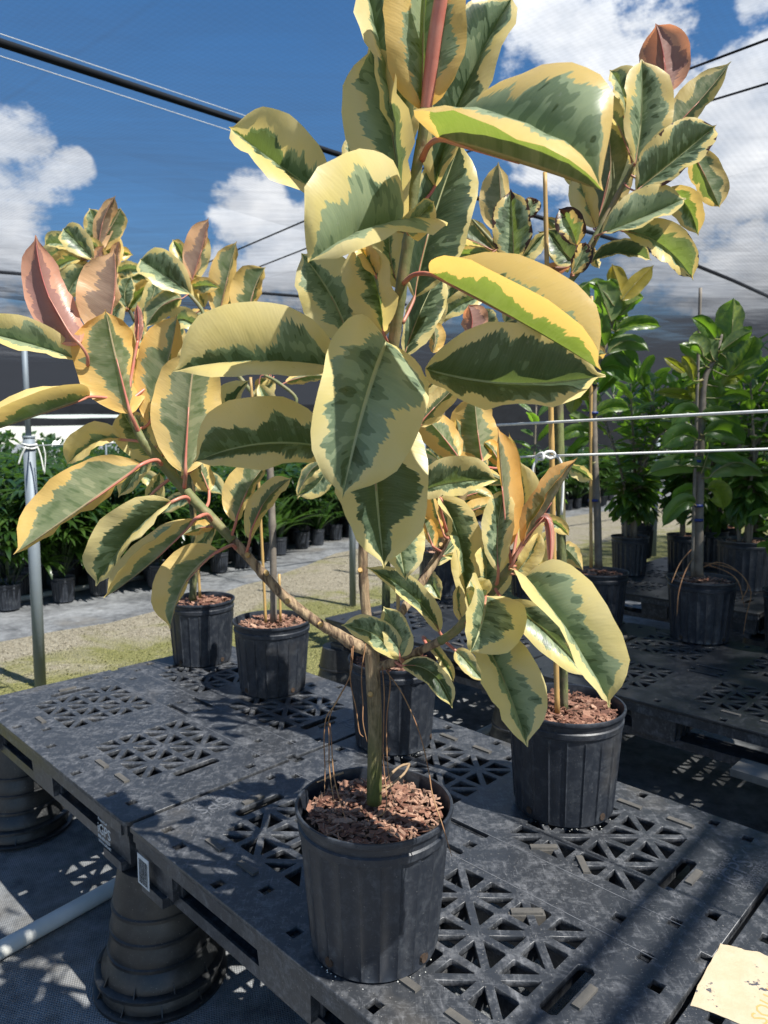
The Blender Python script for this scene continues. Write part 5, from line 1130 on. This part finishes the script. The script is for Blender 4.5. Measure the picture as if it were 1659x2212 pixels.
rope([rc, ra], .0026, 'thin rope running left from the bamboo stake knot'); rope([ra, rb, rb+(rb-ra)*.3], .0029, 'lower white rope from the bamboo stake to the right edge')
Yk = Y2-.055
rope([at(1159, 1000, Yk), at(1160, 985, Yk), at(1172, 979, Yk-.01), at(1172, 992, Yk-.012), at(1160, 994, Yk), at(1152, 1010, Yk), at(1150, 1035, Yk)], .0036, 'left loop of the white knot on the bamboo stake')
rope([at(1170, 992, Yk), at(1178, 978, Yk), at(1193, 976, Yk), at(1200, 985, Yk), at(1188, 990, Yk), at(1178, 986, Yk-.01)], .0036, 'double loop of the white knot on the bamboo stake')
rope([at(1196, 984, Yk), at(1207, 990, Yk), at(1214, 1008, Yk), at(1216, 1050, Yk), at(1213, 1112, Yk)], .0034, 'long white rope tail hanging in front of the green trunk')
def pipe(pts, r, label): v, f = tube_geo(pts, r, 20, 2); o = obj('pvc_pipe', mesh('pvc_pipe', v, f, MAT['pvc'], True)); return tag(o, label, 'pipe')
a, b = onz(0, 2052, .024), onz(262, 1908, .024); pipe([a-(b-a)*.6, a, b, b+(b-a)*3.5], .0245, 'white PVC pipe on the ground under the front bench')
a, b = onz(0, 1302, .024), onz(120, 1280, .024); pipe([a-(b-a)*3, a, b, b+(b-a)*2.0], .026, 'white PVC pipe at the edge of the palm rows')
a, b = onz(930, 1640, .03), onz(1090, 1560, .03); pipe([a-(b-a)*1.5, a, b, b+(b-a)*2.0], .022, 'dusty pipe on the dark ground behind the right pot')

# ------------------------------------------------------------------ palms and broad-leaved pots in rows beyond the aisle
def strap(vs, fs, base, az, el, L, w, bend, seg=5, fold=.25):
    b0 = len(vs); p = Vector(base); dl = L/seg; ca, sa = math.cos(az), math.sin(az); side = Vector((-sa, ca, 0))
    for i in range(seg+1):
        t = i/seg; ww = w*(math.sin(math.pi*min(.06+t*.94, 1))**.7)*(1-.25*t) if i < seg else 0.0005
        d = Vector((ca*math.cos(el), sa*math.cos(el), math.sin(el))); up = side.cross(d)*-1
        vs += [p-side*ww+up*ww*fold, p.copy(), p+side*ww+up*ww*fold]; p = p+d*dl; el -= bend/seg
    for i in range(seg):
        a = b0+i*3; fs += [(a, a+3, a+4, a+1), (a+1, a+4, a+5, a+2)]
def fan_mesh(seed, fl=8, L=.27, w=.024):
    rs = random.Random(seed); vs = []; fs = []; st = .34*rs.uniform(.8, 1.15)
    # stalk bends outwards, carries a fan of drooping strap leaflets
    e0 = rs.uniform(.7, 1.25); tip = Vector((math.cos(e0)*st, 0, math.sin(e0)*st))
    v, f = tube_geo([Vector((0, 0, 0)), tip*.5+Vector((0, 0, .02)), tip], [.004, .003, .002], 5, 2); vs += v; fs += f
    for k in range(fl): strap(vs, fs, tip, (k-(fl-1)/2)*.36+rs.uniform(-.1, .1), e0*.25+rs.uniform(-.1, .3), L*rs.uniform(.75, 1.15), w*rs.uniform(.8, 1.1), rs.uniform(.8, 1.5))
    return mesh('frond', vs, fs, MAT['palm'], True)
def blade_mesh(seed):
    rs = random.Random(seed); vs = []; fs = []; strap(vs, fs, Vector((0, 0, 0)), 0, rs.uniform(.9, 1.4), rs.uniform(.45, .62), .035, rs.uniform(.8, 1.6), 8); return mesh('frond', vs, fs, MAT['palm'], True)
FAN = [fan_mesh(i) for i in range(5)]; BLD = [blade_mesh(i) for i in range(4)]
def merged(meshes, xf):
    vs = []; fs = []
    for me, M_ in xf:
        b = len(vs); vs += [M_ @ v.co for v in me.vertices]; fs += [tuple(i+b for i in p.vertices) for p in me.polygons]
    return vs, fs
def palm_xf(seed, kind, n, h):
    rs = random.Random(seed); out = []
    for k in range(n):
        a = rs.uniform(0, 6.283); r = rs.uniform(0, .05); z = .17+h*(rs.random()**1.3); s = rs.uniform(.8, 1.2)
        M_ = Matrix.Translation((r*math.cos(a), r*math.sin(a), z)) @ Matrix.Rotation(a+rs.uniform(-.4, .4), 4, 'Z') @ Matrix.Rotation(rs.uniform(-.2, .25), 4, 'X') @ Matrix.Scale(s, 4); out.append((rs.choice(FAN if kind == 'fan' else BLD), M_))
    return out
SMALLPOT = pot_mesh(.105, .085, .22, 'flutes')
PALMS = []
for kind in ('fan', 'fan', 'blade'):
    for k in range(2): v, f = merged(None, palm_xf(900+k, kind, 38 if kind == 'fan' else 30, .5 if kind == 'fan' else .05)); PALMS.append((kind, mesh('foliage', v, f, MAT['palm'], True)))
def palm(u, v, near, seed, label, group, big=1.0):
    p = uvp(u, v); rs = random.Random(seed); o = empty('potted_palm', (p.x, p.y, .008), label, 'palm', group, rs.uniform(0, 6))
    obj('pot', SMALLPOT, o)
    kind = 'fan' if rs.random() < .72 else 'blade'
    if near:
        for me, M_ in palm_xf(seed, kind, 36 if kind == 'fan' else 30, .50 if kind == 'fan' else .04):
            f = bpy.data.objects.new('frond', me); link(f, o); f.matrix_local = Matrix.Scale(big, 4) @ M_
    else:
        f = obj('foliage', rs.choice([m for k, m in PALMS if k == kind]), o); f.scale = (big, big, big*rs.uniform(.9, 1.15)); f.rotation_euler = (0, 0, rs.uniform(0, 6))
ORD = 'first second third fourth fifth sixth seventh eighth ninth tenth eleventh twelfth thirteenth fourteenth fifteenth sixteenth seventeenth eighteenth nineteenth twentieth'.split()
def palms():
    k = 0; rs = random.Random(77)
    names = ['potted palm with drooping fan leaves in the front row left of the white pipe', 'potted palm in the front row behind the left post', 'broad-leaved pot plant at the front row near the pipe end', 'potted palm with glossy arching leaves right of the left branch']
    for row in range(9):
        u = 6.45+row*.42; nv = 62 if row < 5 else 30
        for c in range(nv):
            v = .7+c*.44+rs.uniform(-.07, .07)+(row % 2)*.22; uu = u+rs.uniform(-.07, .07)+ min(max(v-3.6, 0)*.40, 1.35)
            p = uvp(uu, v); 
            dd = p.y*math.cos(PITCH); px = CX+F*p.x/max(dd, .1)
            if px < -90 or px > 1740 or p.y < 2: continue
            if px > 1330: continue
            if row > 5 and (c % 2): continue
            near = row == 0 and px < 800
            palm(uu, v, near, 1000+k, 'lush green potted palm in the dense rows beyond the gravel aisle' if not near else 'leafy potted palm in the first row behind the grey fabric, %s pot from the left' % ORD[k % len(ORD)], 'palms in rows beyond the aisle' if not near else 'palms in the first row', rs.uniform(.9, 1.12)); k += 1
    # farther rows read as one mass
    xf = []; 
    for i in range(1700):
        u = 10.2+rs.random()**1.3*30; v = rs.uniform(-6, 46); p = uvp(u, v)
        if p.y < 8: continue
        xf.append((rs.choice(PALMS)[1], p, rs.uniform(0, 6.3), rs.uniform(1.0, 1.3)))
    # light-weight tufts
    vs = []; fs = []
    for me, p, a, s in xf:
        for q in range(16):
            strap(vs, fs, Vector((p.x+rs.uniform(-.2, .2), p.y+rs.uniform(-.2, .2), .5*s+rs.uniform(-.3, .3))), rs.uniform(0, 6.28), rs.uniform(.0, 1.2), .42, .045, rs.uniform(.5, 1.4), 3)
    o = obj('far_palms', mesh('far_palms', vs, fs, MAT['palm'], True)); tag(o, 'far rows of green palms reaching to the end of the shade house', 'palms', kind='stuff')
palms()
def treeline():
    vs = []; fs = []; rs = random.Random(9)
    for i in range(5200):
        a = rs.uniform(-1.1, 1.1); d = rs.uniform(64, 70); x, y = d*math.sin(a), d*math.cos(a); top = 1.7+.35*math.sin(a*9)+.25*math.sin(a*23); z = rs.uniform(0, top)
        s = rs.uniform(.25, .6); n = Vector((rs.uniform(-1, 1), rs.uniform(-1, 1), rs.uniform(-1, 1))).normalized(); e = n.orthogonal().normalized(); g_ = n.cross(e); b = len(vs); c = Vector((x, y, z)); vs += [c-e*s, c+g_*s*.5, c+e*s, c-g_*s*.5]; fs.append((b, b+1, b+2, b+3))
    o = obj('far_hedge', mesh('far_hedge', vs, fs, MAT['palm'])); tag(o, 'low green hedge on the horizon beyond the shade house', 'hedge', kind='stuff')
treeline()

# ------------------------------------------------------------------ crumbs of soil and perlite washed out of the pots
def crumbs():
    rs = random.Random(21); vs = []; fs = []
    for p, Rb, a0 in ((p1, .117, -1.0), (p1, .117, -2.2), (p2, .121, -1.3), (p2, .121, -1.9), (p3, .116, -1.2)):
        for k in range(7):
            a = a0+rs.gauss(0, .30); d = Rb+abs(rs.gauss(0, .007)); c = Vector((p.location.x+d*math.cos(a), p.location.y+d*math.sin(a), ZT+.0012)); q = rs.uniform(.0006, .0019); b = len(vs)
            vs += [c+Vector(t)*q for t in ((1, 0, 0), (0, 1, 0), (-1, 0, 0), (0, -1, 0), (0, 0, 1.2))]; fs += [(b, b+1, b+4), (b+1, b+2, b+4), (b+2, b+3, b+4), (b+3, b, b+4)]
    o = obj('soil_crumbs', mesh('soil_crumbs', vs, fs, MAT['pvc'])); tag(o, 'white perlite and soil crumbs at the feet of the pots', 'crumbs', kind='stuff')
crumbs()
